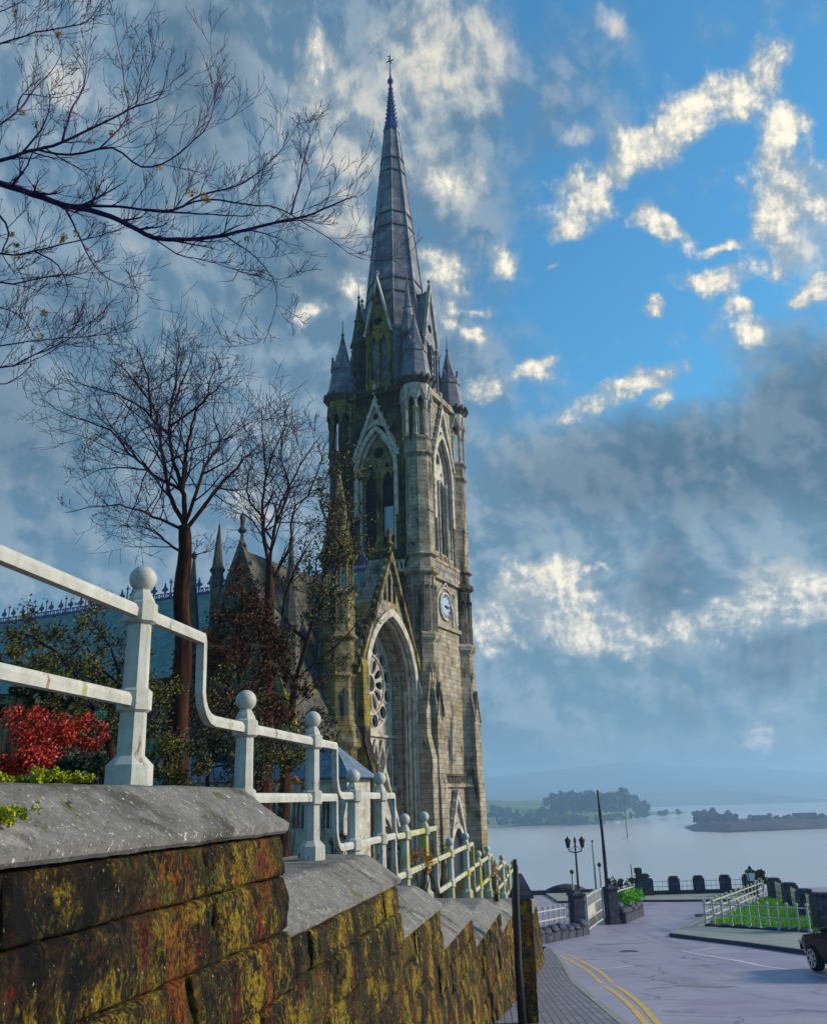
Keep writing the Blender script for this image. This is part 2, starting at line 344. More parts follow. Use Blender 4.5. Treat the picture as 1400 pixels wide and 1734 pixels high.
def cracked(base):
    def f(t, oc):
        c, h = base(t, oc)
        w = t.vmath('ADD', oc, t.vmath('SCALE', t.noise(oc, 1.3, 5, .6, color=True), .9))
        vo = t.new('ShaderNodeTexVoronoi', feature='DISTANCE_TO_EDGE'); t.put(vo, 'Vector', w); vo.inputs['Scale'].default_value = .33
        k = t.math('MULTIPLY', t.smooth(vo.outputs['Distance'], .012, .003), t.smooth(t.noise(oc, .25, 3), .45, .6))
        tr = t.noise(t.mapping(oc, rot=(0, 0, R(-9)), sc=(1.1, .03, 1)), 1.0, 4, .6)
        c = t.mix(t.smooth(tr, .52, .7, 0, .55), c, (.15, .135, .17))
        return t.mix(k, c, (.05, .045, .055)), h
    return f
M['road'] = material('worn wet asphalt', cracked(mottled([(.22, .185, .27), (.295, .26, .34), (.36, .32, .385)], .35, 8, .68,
    [((.25, .165, .29), .22, .53, .18, (1, 1.6, 1)), ((.13, .125, .16), .5, .61, .1, (1, 1, 1)), ((.36, .34, .37), 1.4, .61, .1, (1, 1, 1)), ((.08, .075, .09), 24, .62, .06, (1, 1, 1)), ((.42, .40, .42), 40, .64, .05, (1, 1, 1))])), .5, .5, 0, .25, .012)
M['paver'] = material('grey brick paving', mottled([(.13, .125, .15), (.22, .21, .24)], 2.5, 6, .6, [((.16, .13, .16), .9, .58, .12, (1, 1, 1)), ((.08,.09,.05), 1.3, .64, .06, (1,1,1))]), .7, .35, 0, .3, .01)
M['flag'] = material('grey green concrete flags', mottled([(.20, .21, .19), (.30, .31, .28)], 1.3, 6, .6, [((.16, .17, .13), .8, .6, .1, (1, 1, 1))]), .75, .3, 0, .2, .01)
M['yellow'] = material('worn yellow road paint', mottled([(.50, .30, .06), (.72, .48, .12)], 5, 6, .65, [((.24, .20, .22), 14, .58, .06, (1, 1, 1)), ((.24, .20, .22), 3, .66, .04, (1, 1, 1))]), .6, .3)
M['roadwhite'] = material('worn white road paint', mottled([(.55, .53, .56), (.78, .76, .78)], 5, 6, .65, [((.3, .28, .32), 9, .62, .06, (1, 1, 1))]), .6, .3)
M['kerb'] = material('dark kerb stone', mottled([(.03, .025, .045), (.09, .08, .11)], 3, 5), .7, .3, 0, .3, .01)
M['earth'] = material('damp earth and leaf litter', mottled([(.012, .010, .005), (.04, .03, .012), (.07, .06, .015)], 1.4, 7, .65), .95, .1, 0, .6, .05)
M['lawn'] = material('lawn turf', mottled([(.06, .20, .01), (.10, .32, .015), (.15, .40, .03)], 1.5, 8, .7), .9, .15, 0, .8, .04)
M['grass'] = material('bright grass blades', mottled([(.09, .28, .010), (.20, .50, .03)], 1.2, 4), .8, .2)
M['water'] = material('harbour water', lambda t, oc: (t.mix(t.noise(t.mapping(oc, sc=(.003, .0012, 1)), 1.0, 4), (.22, .26, .30), (.85, .66, .53)),  # peach and cream sky reflections painted into the base colour
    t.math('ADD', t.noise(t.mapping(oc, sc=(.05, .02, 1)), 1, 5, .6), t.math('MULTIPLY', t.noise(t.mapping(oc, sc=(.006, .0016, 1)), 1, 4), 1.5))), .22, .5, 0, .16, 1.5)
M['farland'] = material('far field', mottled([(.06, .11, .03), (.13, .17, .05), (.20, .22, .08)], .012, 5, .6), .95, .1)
M['farhill'] = material('haze tinted far hill', mottled([(.13, .17, .18), (.19, .22, .21)], .003, 5, .6), .95, .1)  # haze put into the hill colour, lighter and bluer than the land itself
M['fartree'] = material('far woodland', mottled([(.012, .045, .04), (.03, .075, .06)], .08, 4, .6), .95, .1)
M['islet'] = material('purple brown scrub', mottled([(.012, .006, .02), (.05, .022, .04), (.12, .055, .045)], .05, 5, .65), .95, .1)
M['render'] = material('cream house render', mottled([(.5, .46, .40), (.62, .58, .5)], .3, 4), .8, .2)
M['bark'] = material('red brown bark', mottled([(.004, .002, .0015), (.04, .010, .004), (.13, .032, .012)], 6, 10, .8, [((.05, .045, .02), 1.6, .56, .1, (1, 1, .3)), ((.003, .002, .002), 5, .54, .06, (1, 1, .2)), ((.14, .06, .01), 2, .62, .08, (1, 1, .3))], None, (1, 1, .25)), .9, .2, 0, 1.0, .04)
M['twigs'] = material('dark twig bark', mottled([(.006, .004, .018), (.018, .010, .04)], 2, 3), .8, .25)
M['twigv'] = material('violet brown twig bark', mottled([(.010, .004, .045), (.035, .010, .075), (.07, .018, .012)], 1.3, 4, .6), .75, .3)
M['buds'] = material('yellow bud leaf', mottled([(.30, .12, .01), (.45, .33, .03)], 3, 3), .7, .2)
M['olive'] = material('olive ivy leaf', mottled([(.008, .009, .003), (.07, .06, .008), (.32, .25, .025)], 1.8, 5, .75), .7, .3)
M['reddish'] = material('scarlet azalea petals', mottled([(.20, .006, .004), (.48, .022, .008), (.62, .07, .02)], 5, 4, .6), .6, .3)
M['darkred'] = material('dark red brown leaf', mottled([(.006, .003, .002), (.05, .012, .004), (.17, .10, .015)], 1.5, 5, .75), .75, .2)
M['pinkish'] = material('pink petal tips', lambda t, oc: ((.75, .30, .28), None), .6, .3)
M['moss'] = material('yellow green cushion moss', mottled([(.10, .13, .006), (.28, .30, .015), (.42, .40, .03)], 9, 5, .65), .9, .15)
M['orangep'] = material('orange autumn leaf', mottled([(.30, .06, .004), (.5, .22, .01)], 6, 4), .7, .2)
M['dgreen'] = material('dark evergreen leaf', mottled([(.005, .012, .004), (.02, .04, .012)], 3, 4), .6, .35)
M['tealleaf'] = material('teal green leaf', mottled([(.01, .12, .07), (.03, .28, .18)], 4, 3), .6, .35)
M['carpaint'] = material('black car paint', lambda t, oc: ((.004, .004, .008), None), .22, .25)
M['carglass'] = material('tinted car glass', lambda t, oc: ((.02, .10, .12), None), .05, .6)
M['tyre'] = material('black tyre rubber', lambda t, oc: ((.01, .01, .012), None), .85, .2)
M['alloy'] = material('silver alloy', lambda t, oc: ((.55, .55, .58), None), .3, .5, .8)
M['lampglass'] = material('frosted lantern glass', lambda t, oc: ((.6, .62, .6), None), .4, .4)
M['brick'] = material('dull brown brick', mottled([(.12, .06, .05), (.24, .14, .12)], .3, 4), .85, .2)
M['boatblue'] = material('blue hull paint', lambda t, oc: ((.01, .06, .22), None), .4, .4)
M['boatwhite'] = material('white hull paint', lambda t, oc: ((.7, .7, .7), None), .4, .4)
# ------------------------------------------------------------------ ground, road, harbour
K = [(-60, 4.4), (0, -1.55), (12, -2.95), (25, -4.55), (40, -5.75), (65, -6.95), (130, -7.9)]
def zr(y):
    for (a, b), (c, d) in zip(K, K[1:]):
        if y <= c: return b + (d - b) * (y - a) / (c - a)
    return K[-1][1]
def sst(x, a, b):
    t = max(0., min(1., (x - a) / (b - a))); return t * t * (3 - 2 * t)
def gp(u, v, dz=0.0):                          # where a sight line meets the sloping road
    Y = 2.0
    while Y < 140:
        p = at(u, v, Y)
        if p.z < zr(Y) + dz: return p
        Y += .02
    return p
WK, WA = .17, 1.65
def wallx(y): return -WA + WK * y
def inside_h(x, y):                            # churchyard behind the retaining wall
    return zr(y) + 1.65 * (1 - sst(y, 28, 58)) + (.5 * noise.noise(Vector((x * .12, y * .12, 3))) if x < wallx(y) - 2 else 0) + max(0, (-x - 12)) * .045 * (1 - sst(y, 45, 80))
def ground_h(x, y):
    d = x - wallx(y)
    t = sst(-d, .1, .7) if y < 34 else sst(-d, .1, 9)
    h = (zr(y) - .09) * (1 - t) + inside_h(x, y) * t
    edge = 73.5 if x > 9 else 73.5 + (9 - x) * 8
    edge = min(edge, 140)
    return h - 36 * sst(y, edge, edge + 26)
def sheet(name, xs, ys, hf, mat, kind='structure', smooth=True):
    b = MB(); n = len(xs)
    v = [(x, y, hf(x, y)) for y in ys for x in xs]
    f = [[j * n + i, j * n + i + 1, (j + 1) * n + i + 1, (j + 1) * n + i] for j in range(len(ys) - 1) for i in range(n - 1)]
    b.add(v, f, smooth); return tag(b.build(name, mat, recalc=False), kind=kind)
def frange(a, b, s):
    n = max(1, int(round((b - a) / s))); return [a + (b - a) * i / n for i in range(n + 1)]
gx = frange(-260, -60, 20) + frange(-56, -12, 4) + frange(-11, 12, .5) + frange(13, 60, 3) + frange(70, 260, 20)
gy = frange(-60, -8, 6) + frange(-6, 34, .5) + frange(35, 72, 2) + frange(73, 180, 2.5)
sheet('ground', gx, gy, ground_h, M['earth'])
# drape a flat outline on the sloping ground
def drape(name, poly, dz, mat, thick=0.0, step=1.0, kind='structure', parent=None, side=None):
    bm = bmesh.new(); vs = [bm.verts.new((x, y, 0)) for x, y in poly]; bm.faces.new(vs)
    ys = [p[1] for p in poly]; y = math.floor(min(ys)) + step
    while y < max(ys):
        bmesh.ops.bisect_plane(bm, geom=bm.verts[:] + bm.edges[:] + bm.faces[:], plane_co=(0, y, 0), plane_no=(0, 1, 0)); y += step
    if thick:
        r = bmesh.ops.extrude_face_region(bm, geom=bm.faces[:])
        for q in [e for e in r['geom'] if isinstance(e, bmesh.types.BMVert)]: q.co.z = 1
        bm.verts.ensure_lookup_table()
        for q in bm.verts: q.co.z = zr(q.co.y) + dz if q.co.z > .5 else zr(q.co.y) + dz - thick
    else:
        for q in bm.verts: q.co.z = zr(q.co.y) + dz
    bmesh.ops.recalc_face_normals(bm, faces=bm.faces[:])
    me = bpy.data.meshes.new(name); bm.to_mesh(me); bm.free(); me.materials.append(mat)
    o = bpy.data.objects.new(name, me); C.objects.link(o)
    if kind: o['kind'] = kind
    if parent: o.parent = parent
    return o
def band(pts, w):                              # outline of a painted line from centre points
    L = []; Rr = []
    for i, p in enumerate(pts):
        a = Vector(pts[max(i - 1, 0)]); b = Vector(pts[min(i + 1, len(pts) - 1)]); t = (b - a).normalized(); n = Vector((-t.y, t.x)) * w / 2
        L.append((p[0] + n.x, p[1] + n.y)); Rr.append((p[0] - n.x, p[1] - n.y))
    return L + Rr[::-1]
def smoothline(pts, n=8):
    out = []
    P = [Vector(p) for p in pts]
    for i in range(len(P) - 1):
        a, b, c, d = P[max(i - 1, 0)], P[i], P[i + 1], P[min(i + 2, len(P) - 1)]
        for k in range(n):
            t = k / n
            out.append(.5 * ((2 * b) + (c - a) * t + (2 * a - 5 * b + 4 * c - d) * t * t + (3 * b - a - 3 * c + d) * t ** 3))
    out.append(P[-1]); return [tuple(q) for q in out]
kerb_line = smoothline([(1.1, -6), (1.9, 3), (2.55, 10), (3.0, 15.5), (3.7, 24), (4.35, 31), (4.75, 36.5)], 6)
plaza = [(x, y) for x, y in kerb_line] + [(4.75, 38.5), (4.2, 40), (4.0, 48), (5.0, 60), (6.5, 73), (40, 73), (60, 60), (60, -6)]
drape('road', plaza, 0.0, M['road'], step=1.5)
def brickpave(t, oc):
    x, y, z = t.sep(t.mapping(oc, rot=(0, 0, R(4))))
    br = t.new('ShaderNodeTexBrick', offset=.5); t.put(br, 'Vector', t.comb(y, x, 0.)); br.inputs['Scale'].default_value = 1
    for k, q in (('Color1', (.16, .155, .19, 1)), ('Color2', (.24, .23, .26, 1)), ('Mortar', (.05, .05, .06, 1))): br.inputs[k].default_value = q
    br.inputs['Mortar Size'].default_value = .012; br.inputs['Row Height'].default_value = .12; br.inputs['Brick Width'].default_value = .24
    n = t.noise(oc, 1.2, 6, .65)
    return t.mix(t.smooth(n, .4, .75), br.outputs[0], (.13, .12, .14)), t.math('SUBTRACT', t.math('MULTIPLY', n, .3), br.outputs['Fac'])
M['paver'] = material('grey brick paving', brickpave, .65, .4, 0, .5, .012)
pv = [(x - .14, y) for x, y in kerb_line] + [(wallx(y) - .1, y) for y in (36.5, 20, -6)]
drape('pavement', pv, .10, M['paver'], .2)
drape('pavement_kerb', band([(x - .07, y) for x, y in kerb_line], .13), .106, M['flag'], .2)
M['road_patch'] = material('newer asphalt patch', mottled([(.17, .155, .195), (.23, .21, .25)], 2, 8, .7, [((.07, .065, .08), 22, .6, .06, (1, 1, 1))]), .6, .4, 0, .3, .01)
def px_line(name, pix, w, mat, dz=.005, sm=True):
    pts = [tuple(gp(u, v).xy) for u, v in pix]
    return drape(name, band(smoothline(pts, 4) if sm else pts, w), dz, mat, 0, 1.0)
yA = [(1150, 1800), (1093, 1734), (1052, 1690), (1003, 1651), (970, 1630), (948, 1619)]
yB = [(1176, 1800), (1114, 1734), (1072, 1690), (1022, 1651), (988, 1630), (966, 1619)]
px_line('yellow_line', yA, .11, M['yellow']); px_line('yellow_line', yB, .11, M['yellow'])
px_line('yellow_line_end', [(944, 1620), (970, 1619)], .22, M['yellow'], .009)
px_line('parking_line', [(1002, 1642), (1035, 1640), (1070, 1636)], .10, M['roadwhite'], .009)
px_line('parking_bay_line', [(1152, 1610), (1200, 1619), (1250, 1627), (1290, 1636), (1340, 1643), (1400, 1655), (1500, 1676)], .11, M['roadwhite'])
px_line('parking_bay_line', [(1168, 1612), (1214, 1605)], .09, M['roadwhite'], .009)
px_line('edge_line', [(1135, 1582), (1165, 1566), (1196, 1552)], .14, M['roadwhite'])
isl = [tuple(gp(u, v).xy) for u, v in ((1134, 1586), (1180, 1592), (1260, 1602), (1365, 1617))] + [(13.8, 24), (15.5, 12), (40, 12), (40, 52), (14.5, 52)] + [tuple(gp(1196, 1552).xy)]
drape('traffic_island', isl, .13, M['flag'], .25)
drape('traffic_island_kerb', band([(p[0] + .05, p[1]) for p in isl[:6]], .16), .136, M['kerb'], .25)
far_pave = [(9.2, 66.2), (14, 65.6), (20.5, 64), (22.8, 66), (22.8, 71.6), (9.2, 72.3)]
drape('far_pavement', far_pave, .13, M['flag'], .25)
drape('far_kerb', band([(9.2, 66.1), (14, 65.5), (20.5, 63.9)], .18), .136, M['kerb'], .25)
px_line('road_patch', [(1150, 1668), (1235, 1672)], .7, M['road_patch'], .004, False)
px_line('road_patch', [(1010, 1600), (1090, 1596)], .8, M['road_patch'], .004, False)
# manhole cover and patches on the road are part of its surface
b = MB(); c = gp(1065, 1612); b.frus(c.x, c.y, [(zr(c.y) - .02, .34), (zr(c.y) + .012, .34)], 20)
tag(b.build('manhole_cover', M['kerb']), 'round dark manhole cover set in the road near the traffic island', 'manhole cover')
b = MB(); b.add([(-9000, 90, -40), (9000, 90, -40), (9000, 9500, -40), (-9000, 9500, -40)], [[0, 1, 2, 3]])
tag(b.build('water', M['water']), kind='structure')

# ------------------------------------------------------------------ stepped retaining wall
wt = Vector((WK, 1, 0)).normalized(); wn = Vector((wt.y, -wt.x, 0))
def wl(s, w, z): return Vector((-WA, 0, 0)) + wt * s + wn * w + Vector((0, 0, z))
cy = wt.y
ends = [5.22, 8.42, 10.8, 13.85, 18.0, 21.5, 26.0, 31.0]
edges = [-.108, -.655, -1.12, -1.56, -1.98, -2.35, -2.78, -3.2]
wall = empty('retaining_wall', wl(10, 0, zr(10)), label='stepped mossy dark stone retaining wall running downhill under the white railing', cat='wall')
def local_build(b, name, mat, par, label=None, org=None):
    # world-space mesh, re-centred on the thing it belongs to
    L = Vector(org if org is not None else par.location); b.v = [tuple(Vector(q) - L) for q in b.v]
    o = b.build(name, mat); o.parent = par
    if label: o['label'] = label
    return o
rnd = random.Random(7)
BAT = .09
mas = MB()
for i in range(8):
    s0 = (ends[i - 1] if i else -3.0) / cy; s1 = ends[i] / cy
    ztop = edges[i] - .06; zg = min(zr(s0 * cy), zr(s1 * cy)) - .25
    near = i < 2
    # core behind the faces
    v = [wl(s, w - .04 if w > -.5 else w, z) for s in (s0, s1) for w, z in ((BAT * (ztop - zg), zg), (0, ztop), (-1.0, ztop), (-1.0, zg))]
    mas.add(v, [[0, 1, 2, 3], [4, 5, 6, 7], [0, 1, 5, 4], [1, 2, 6, 5], [2, 3, 7, 6], [3, 0, 4, 7]])
    z = ztop; row = 0
    while z > zg:
        h = (.21, .27, .28, .30, .27, .31, .28, .30, .3, .3, .3, .3, .3)[row]; s = s0 + (0 if i else rnd.uniform(-.5, 0)); zb = z - h
        first = True
        while s < s1 - .01:
            L = rnd.uniform(.8, 1.6)
            if first: L *= rnd.uniform(.45, 1.0); first = False
            e = min(s + L, s1)
            if s1 - e < .25: e = s1
            nx, nz = (max(4, int((e - s) / .03)), 12) if near else (max(3, int((e - s) / .14)), 4)
            pro = rnd.uniform(-.006, .022); vs = []; off = Vector((rnd.random() * 50, rnd.random() * 50, 0))
            slope = rnd.uniform(-.012, .012)
            for jz in range(-1, nz + 2):
                for ix in range(-1, nx + 2):
                    fs, fz = min(1, max(0, ix / nx)), min(1, max(0, jz / nz))
                    ss = s + (e - s) * fs; zz = zb + h * fz
                    de = min(fs * (e - s), (1 - fs) * (e - s), fz * h, (1 - fz) * h)
                    q = noise.fractal(Vector((ss * 3.2, zz * 3.8, i)) + off, .8, 2.1, 5)
                    wv = BAT * (ztop - zz) + pro + (q * .020 + noise.fractal(Vector((ss * 14, zz * 9, i)) + off, .7, 2.2, 4) * .010) + slope * (fs - .5) - .016 * max(0, 1 - de / .014) ** 1.2 - (.06 if ix < 0 or ix > nx or jz < 0 or jz > nz else 0)
                    gap = .0055
                    ss2 = min(max(ss, s + .0025), e - .0025); zz2 = min(max(zz, zb + gap), z - gap)
                    vs.append(wl(ss2 + .008 * q * (0 < ix < nx), wv, zz2))
            mas.add(vs, [[a * (nx + 3) + c, a * (nx + 3) + c + 1, (a + 1) * (nx + 3) + c + 1, (a + 1) * (nx + 3) + c] for a in range(nz + 2) for c in range(nx + 2)], near)
            s = e
        z = zb; row += 1
local_build(mas, 'masonry', M['wall'], wall)
for i in range(8):
    s0 = (ends[i - 1] if i else -3.0) / cy + .01; s1 = ends[i] / cy - .0; e = edges[i]
    prof = [(.005, -.05), (.022, -.035), (.028, 0.0)] + [(.028 - .288 * k / 8, .19 * k / 8) for k in range(1, 8)] + [(-.26, .19), (-.30, .2), (-.6, .205), (-.98, .2), (-.98, -.055)]
    n = int((s1 - s0) / .035) if i < 3 else int((s1 - s0) / .2)
    b = MB(); v = []
    for a in range(n + 1):
        s = s0 + (s1 - s0) * a / n
        for w, z in prof:
            q = noise.fractal(Vector((s * 3.2, w * 7, z * 7 + i)), .7, 2.1, 6)
            chip = max(0, noise.noise(Vector((s * 3.1, 4 + i, 0))) - .25) * .05 if -.05 < z < .06 and w > -.05 else 0
            v.append(wl(s + (q * .012 if a in (0, n) else 0) * 1.0, w + q * .005 - chip, z + e + q * .005 - chip * .5))
    m = len(prof)
    f = [[a * m + k, a * m + (k + 1) % m, (a + 1) * m + (k + 1) % m, (a + 1) * m + k] for a in range(n) for k in range(m)]
    f.append(list(range(m))); f.append([n * m + k for k in range(m)])
    b.add(v, f); local_build(b, 'coping_stone', M['coping'], wall)

# ------------------------------------------------------------------ white railing on the wall
rail = empty('iron_railing', wl(5, -.6, .09), label='white painted iron railing with ball topped posts stepping down the mossy wall', cat='railing')
rz = [.985, .50, .055, -.42, -.88, -1.32, -1.75, -2.15]
posts = [(0, 2.2), (0, 4.65), (1, 6.25), (1, 7.87), (2, 9.3), (2, 10.55), (3, 12.0), (3, 13.5), (4, 16.0), (4, 18.2), (5, 20.3), (5, 22.2), (6, 24.0), (6, 26.0), (7, 28.0), (7, 30.0)]
PW = -.60
def oct_post(b, x, y, zb, zt, sc=1.0):
    sq = math.pi / 4
    b.frus(x, y, [(zb - .02, .118 * sc), (zb + .11, .116 * sc), (zb + .155, .072 * sc)], 8)
    b.frus(x, y, [(zb + .15, .070 * sc), (zt - .05, .060 * sc)], 8)
    for zc in (zt - .46, zt): b.frus(x, y, [(zc - .062, .070 * sc), (zc - .05, .088 * sc), (zc + .045, .088 * sc), (zc + .062, .066 * sc)], 8)
    b.frus(x, y, [(zt + .05, .074 * sc), (zt + .075, .066 * sc), (zt + .12, .040 * sc), (zt + .135, .046 * sc)], 8)
for lv, y in posts:
    p = wl(y / cy - .1, PW, 0); zt = rz[lv]; zb = edges[lv] + .2
    mt = M['whiterough'] if y > 11 else M['white']
    b = MB(); oct_post(b, p.x, p.y, zb, zt)
    po = local_build(b, 'post', mt, rail)
    b = MB(); b.ball((p.x, p.y, zt + .185), .072, 20, 12)
    local_build(b, 'ball_finial', M['white'] if y < 20 else M['whiterough'], po, None, rail.location)
def sweep(b, pts, wid=.05, h=.066):
    v = []; m = len(pts)
    for i, (s, z) in enumerate(pts):
        a = Vector(pts[max(i - 1, 0)]); c = Vector(pts[min(i + 1, m - 1)])
        d1 = (Vector(pts[i]) - a); d2 = (c - Vector(pts[i]))
        d1 = d1.normalized() if d1.length > 1e-6 else d2.normalized(); d2 = d2.normalized() if d2.length > 1e-6 else d1
        t = (d1 + d2).normalized(); n = Vector((-t.y, t.x)); k = 1 / max(.5, n.dot(Vector((-d1.y, d1.x))))
        for w, o in ((-1, -1), (1, -1), (1.15, .2), (.6, 1), (-.6, 1), (-1.15, .2)):
            v.append(wl(s + n.x * o * h / 2 * k, PW + w * wid / 2, z + n.y * o * h / 2 * k))
    f = [[i * 6 + k, i * 6 + (k + 1) % 6, (i + 1) * 6 + (k + 1) % 6, (i + 1) * 6 + k] for i in range(m - 1) for k in range(6)]
    f.append([0, 1, 2, 3, 4, 5]); f.append([(m - 1) * 6 + k for k in range(6)])
    b.add(v, f)
steps = [5.36, 8.5, 11.2, 14.4, 19.2, 23.1, 27.0]
for off in (0, -.46):
    s = 0.5
    for lv in range(8):
        b = MB(); z = rz[lv] + off
        if off and lv == 1: s = 6.25 / cy - .1
        pts = [(s, z)]
        if off and lv == 0: pts.append((4.65 / cy - .1, z))
        elif lv < 7:
            se = steps[lv] / cy; z2 = rz[lv + 1] + off; r = .2
            pts += [(se, z), (se + .012, z - .03)]
            pts += [(se + .02, z2 + r + .05)] + [(se + .02 + r - r * math.cos(R(q)), z2 + r - r * math.sin(R(q))) for q in (12, 30, 50, 70, 90)]
            s = se + .02 + r
        else: pts.append((31 / cy, z))
        sweep(b, pts); local_build(b, 'top_rail' if off == 0 else 'lower_rail', M['white'] if lv < 3 else M['whiterough'], rail)
# end post of the wall and the thin iron post before it
p = at(887, 1600, 15.0); zb = zr(p.y) + .1
t = empty('gate_pier', (p.x, p.y, zb), .17, label='dark stone pier with pointed cap at the foot of the stepped wall', cat='pier')
b = MB(); b.box(-.13, .13, -.13, .13, 0, 1.72, None, .02); b.build('shaft', M['wall'], t)
b = MB(); b.frus(0, 0, [(1.722, .215), (1.78, .215), (2.08, .03)], 4, math.pi / 4); b.build('cap', M['darkstone'], t)
p = at(880, 1660, 14.4); q = at(872, 1455, 14.4); zb = zr(p.y) + .1
b = MB(); b.tube([(p.x, p.y, zb - .05), (p.x - .01, p.y, zb + .8), (q.x, q.y, q.z - .1), (q.x - .005, q.y, q.z)], [.062, .056, .04, .028], 10)
tag(b.build('iron_post', M['black']), 'thin dark tapering iron post standing close beside the pointed stone pier', 'post')
#SECTION3
# ------------------------------------------------------------------ the cathedral (local x = south, y = east, z up from its own ground)
CA = R(64.5); CO = Vector((.566, 82.0, -7.5)); S = 8.6
cat = empty('cathedral', CO, CA, label='tall pale grey Gothic cathedral with a slender stone spire and rose window', cat='cathedral')
def arch(c, hw, z0, zs, rise, n=10):
    Rr = (hw * hw + rise * rise) / (2 * hw); a1 = math.acos(max(-1, min(1, (Rr - hw) / Rr)))
    L = [(c - hw, z0)] + [(c - hw + Rr - Rr * math.cos(a1 * i / n), zs + Rr * math.sin(a1 * i / n)) for i in range(n + 1)]
    return L + [(2 * c - a, z) for a, z in L[-2::-1]]
def circ(c, z, r, n=20, ph=0): return [(c + r * math.cos(ph + 2 * math.pi * k / n), z + r * math.sin(ph + 2 * math.pi * k / n)) for k in range(n)]
FR = {'N': lambda a, z, d: (-.6 - d, a, z), 'W': lambda a, z, d: (a, -.6 - d, z), 'S': lambda a, z, d: (S + .6 + d, a, z), 'E': lambda a, z, d: (a, S + .6 + d, z)}
def rect(a0, a1, z0, z1): return [(a0, z0), (a1, z0), (a1, z1), (a0, z1)]
def rake(b, fr, c, hw, z0, za, wd, d0, d1, crock=0, cr=.16):     # raking gable coping with crockets
    k = wd * math.hypot(hw, za - z0) / hw
    b.strip(fr, [(c - hw, z0), (c, za), (c + hw, z0)], [(c - hw + wd, z0), (c, za - k), (c + hw - wd, z0)], d0, d1)
    for i in range(crock):
        f = (i + .6) / crock
        for s in (-1, 1):
            p = fr(c + s * hw * (1 - f) * 1.02, z0 + (za - z0) * f + .1, (d0 + d1) / 2)
            b.frus(p[0], p[1], [(p[2] - cr, cr * .35), (p[2], cr), (p[2] + cr * .9, cr * .45)], 5)
def buttress(b, fr, a0, a1, prof):             # prof = [(z, d)...] outline in section
    v = [fr(a, z, d) for a in (a0, a1) for z, d in prof]; n = len(prof)
    f = [list(range(n)), [n + i for i in range(n)]] + [[i, (i + 1) % n, n + (i + 1) % n, n + i] for i in range(n)]
    b.add(v, f)
# tower walls
for sd in 'NWSE':
    fr = FR[sd]; b = MB()
    b.panel(fr, [rect(.3, S - .3, 0, 48), arch(4.3, 2.08, 30.6, 39.0, 4.4)], -.9, 0)
    for z, h, d in ((8.7, .35, .25), (23.3, .4, .22), (28.0, .35, .35), (29.6, .3, .38), (47.5, .6, .45)): 
        p = fr(.2, z - h / 2, -.1); q = fr(S - .2, z + h / 2, d)
        b.box(min(p[0], q[0]), max(p[0], q[0]), min(p[1], q[1]), max(p[1], q[1]), p[2], q[2])
    # flat pilaster strips either side of the belfry arch
    for a in (1.35, 1.75, 6.85, 7.25): 
        p = fr(a - .09, 30, -.05); b.frus(*fr(a, 0, .1)[:2], [(29.8, .12), (39.2, .12), (39.4, .2), (39.7, .2)], 6)
    b.build('tower_wall', M['northshade'] if sd == 'N' else M['lime'], cat)
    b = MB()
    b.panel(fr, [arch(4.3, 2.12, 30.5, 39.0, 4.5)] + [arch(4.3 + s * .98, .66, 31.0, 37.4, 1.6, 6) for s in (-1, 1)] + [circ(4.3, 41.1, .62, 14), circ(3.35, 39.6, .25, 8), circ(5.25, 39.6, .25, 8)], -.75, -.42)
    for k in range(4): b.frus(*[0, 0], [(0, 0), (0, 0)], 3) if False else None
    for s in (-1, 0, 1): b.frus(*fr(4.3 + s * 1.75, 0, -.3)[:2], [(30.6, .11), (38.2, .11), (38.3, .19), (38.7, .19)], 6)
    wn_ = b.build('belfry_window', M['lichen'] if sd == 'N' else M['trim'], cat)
    b = MB(); b.panel(fr, [rect(2.1, 6.5, 30.4, 43.8)], -.95, -.91)
    z = 31.2
    while z < 42: 
        v = [fr(2.3, z, -.85), fr(6.3, z, -.85), fr(6.3, z + .35, -.9), fr(2.3, z + .35, -.9)]
        b.add(v + [tuple(Vector(q) + Vector((0, 0, .05))) for q in v], [[0, 1, 2, 3], [4, 5, 6, 7], [0, 1, 5, 4], [2, 3, 7, 6]]); z += .55
    b.build('louvres', M['louvre'], wn_)
    if sd == 'N':
        b = MB(); b.panel(fr, [rect(2.75, 3.9, 32.3, 35.3)], -.88, -.78); b.build('light_patch_panel', M['clock'], wn_)  # added pale panel; its colour stands in for light showing in the lancet
    b = MB()
    oa, ia = arch(4.3, 2.45, 34, 39.0, 4.9), arch(4.3, 2.05, 34, 39.0, 4.3)
    b.strip(fr, oa, ia, -.02, .3); b.strip(fr, arch(4.3, 2.06, 30.6, 39, 4.3), arch(4.3, 1.8, 30.6, 39, 3.9), -.4, -.15)
    rake(b, fr, 4.3, 2.75, 40.2, 46.9, .32, .05, .45, 8, .17)
    b.panel(fr, [[(1.75, 40.6), (4.3, 46.4), (6.85, 40.6)] + arch(4.3, 2.4, 40.61, 40.75, 3.3, 8)[::-1], circ(4.3, 44.9, .38, 12)], -.02, .14)
    p = fr(4.3, 0, .25); b.frus(p[0], p[1], [(46.6, .12), (47.2, .12), (47.35, .3), (47.6, .1), (48.3, .22), (48.6, .04)], 6)
    b.build('belfry_gable', M['trim'], cat)
b = MB(); b.box(-.5, S + .5, -.5, S + .5, 47.6, 48.2); b.build('tower_roof', M['soot_shade'], cat)
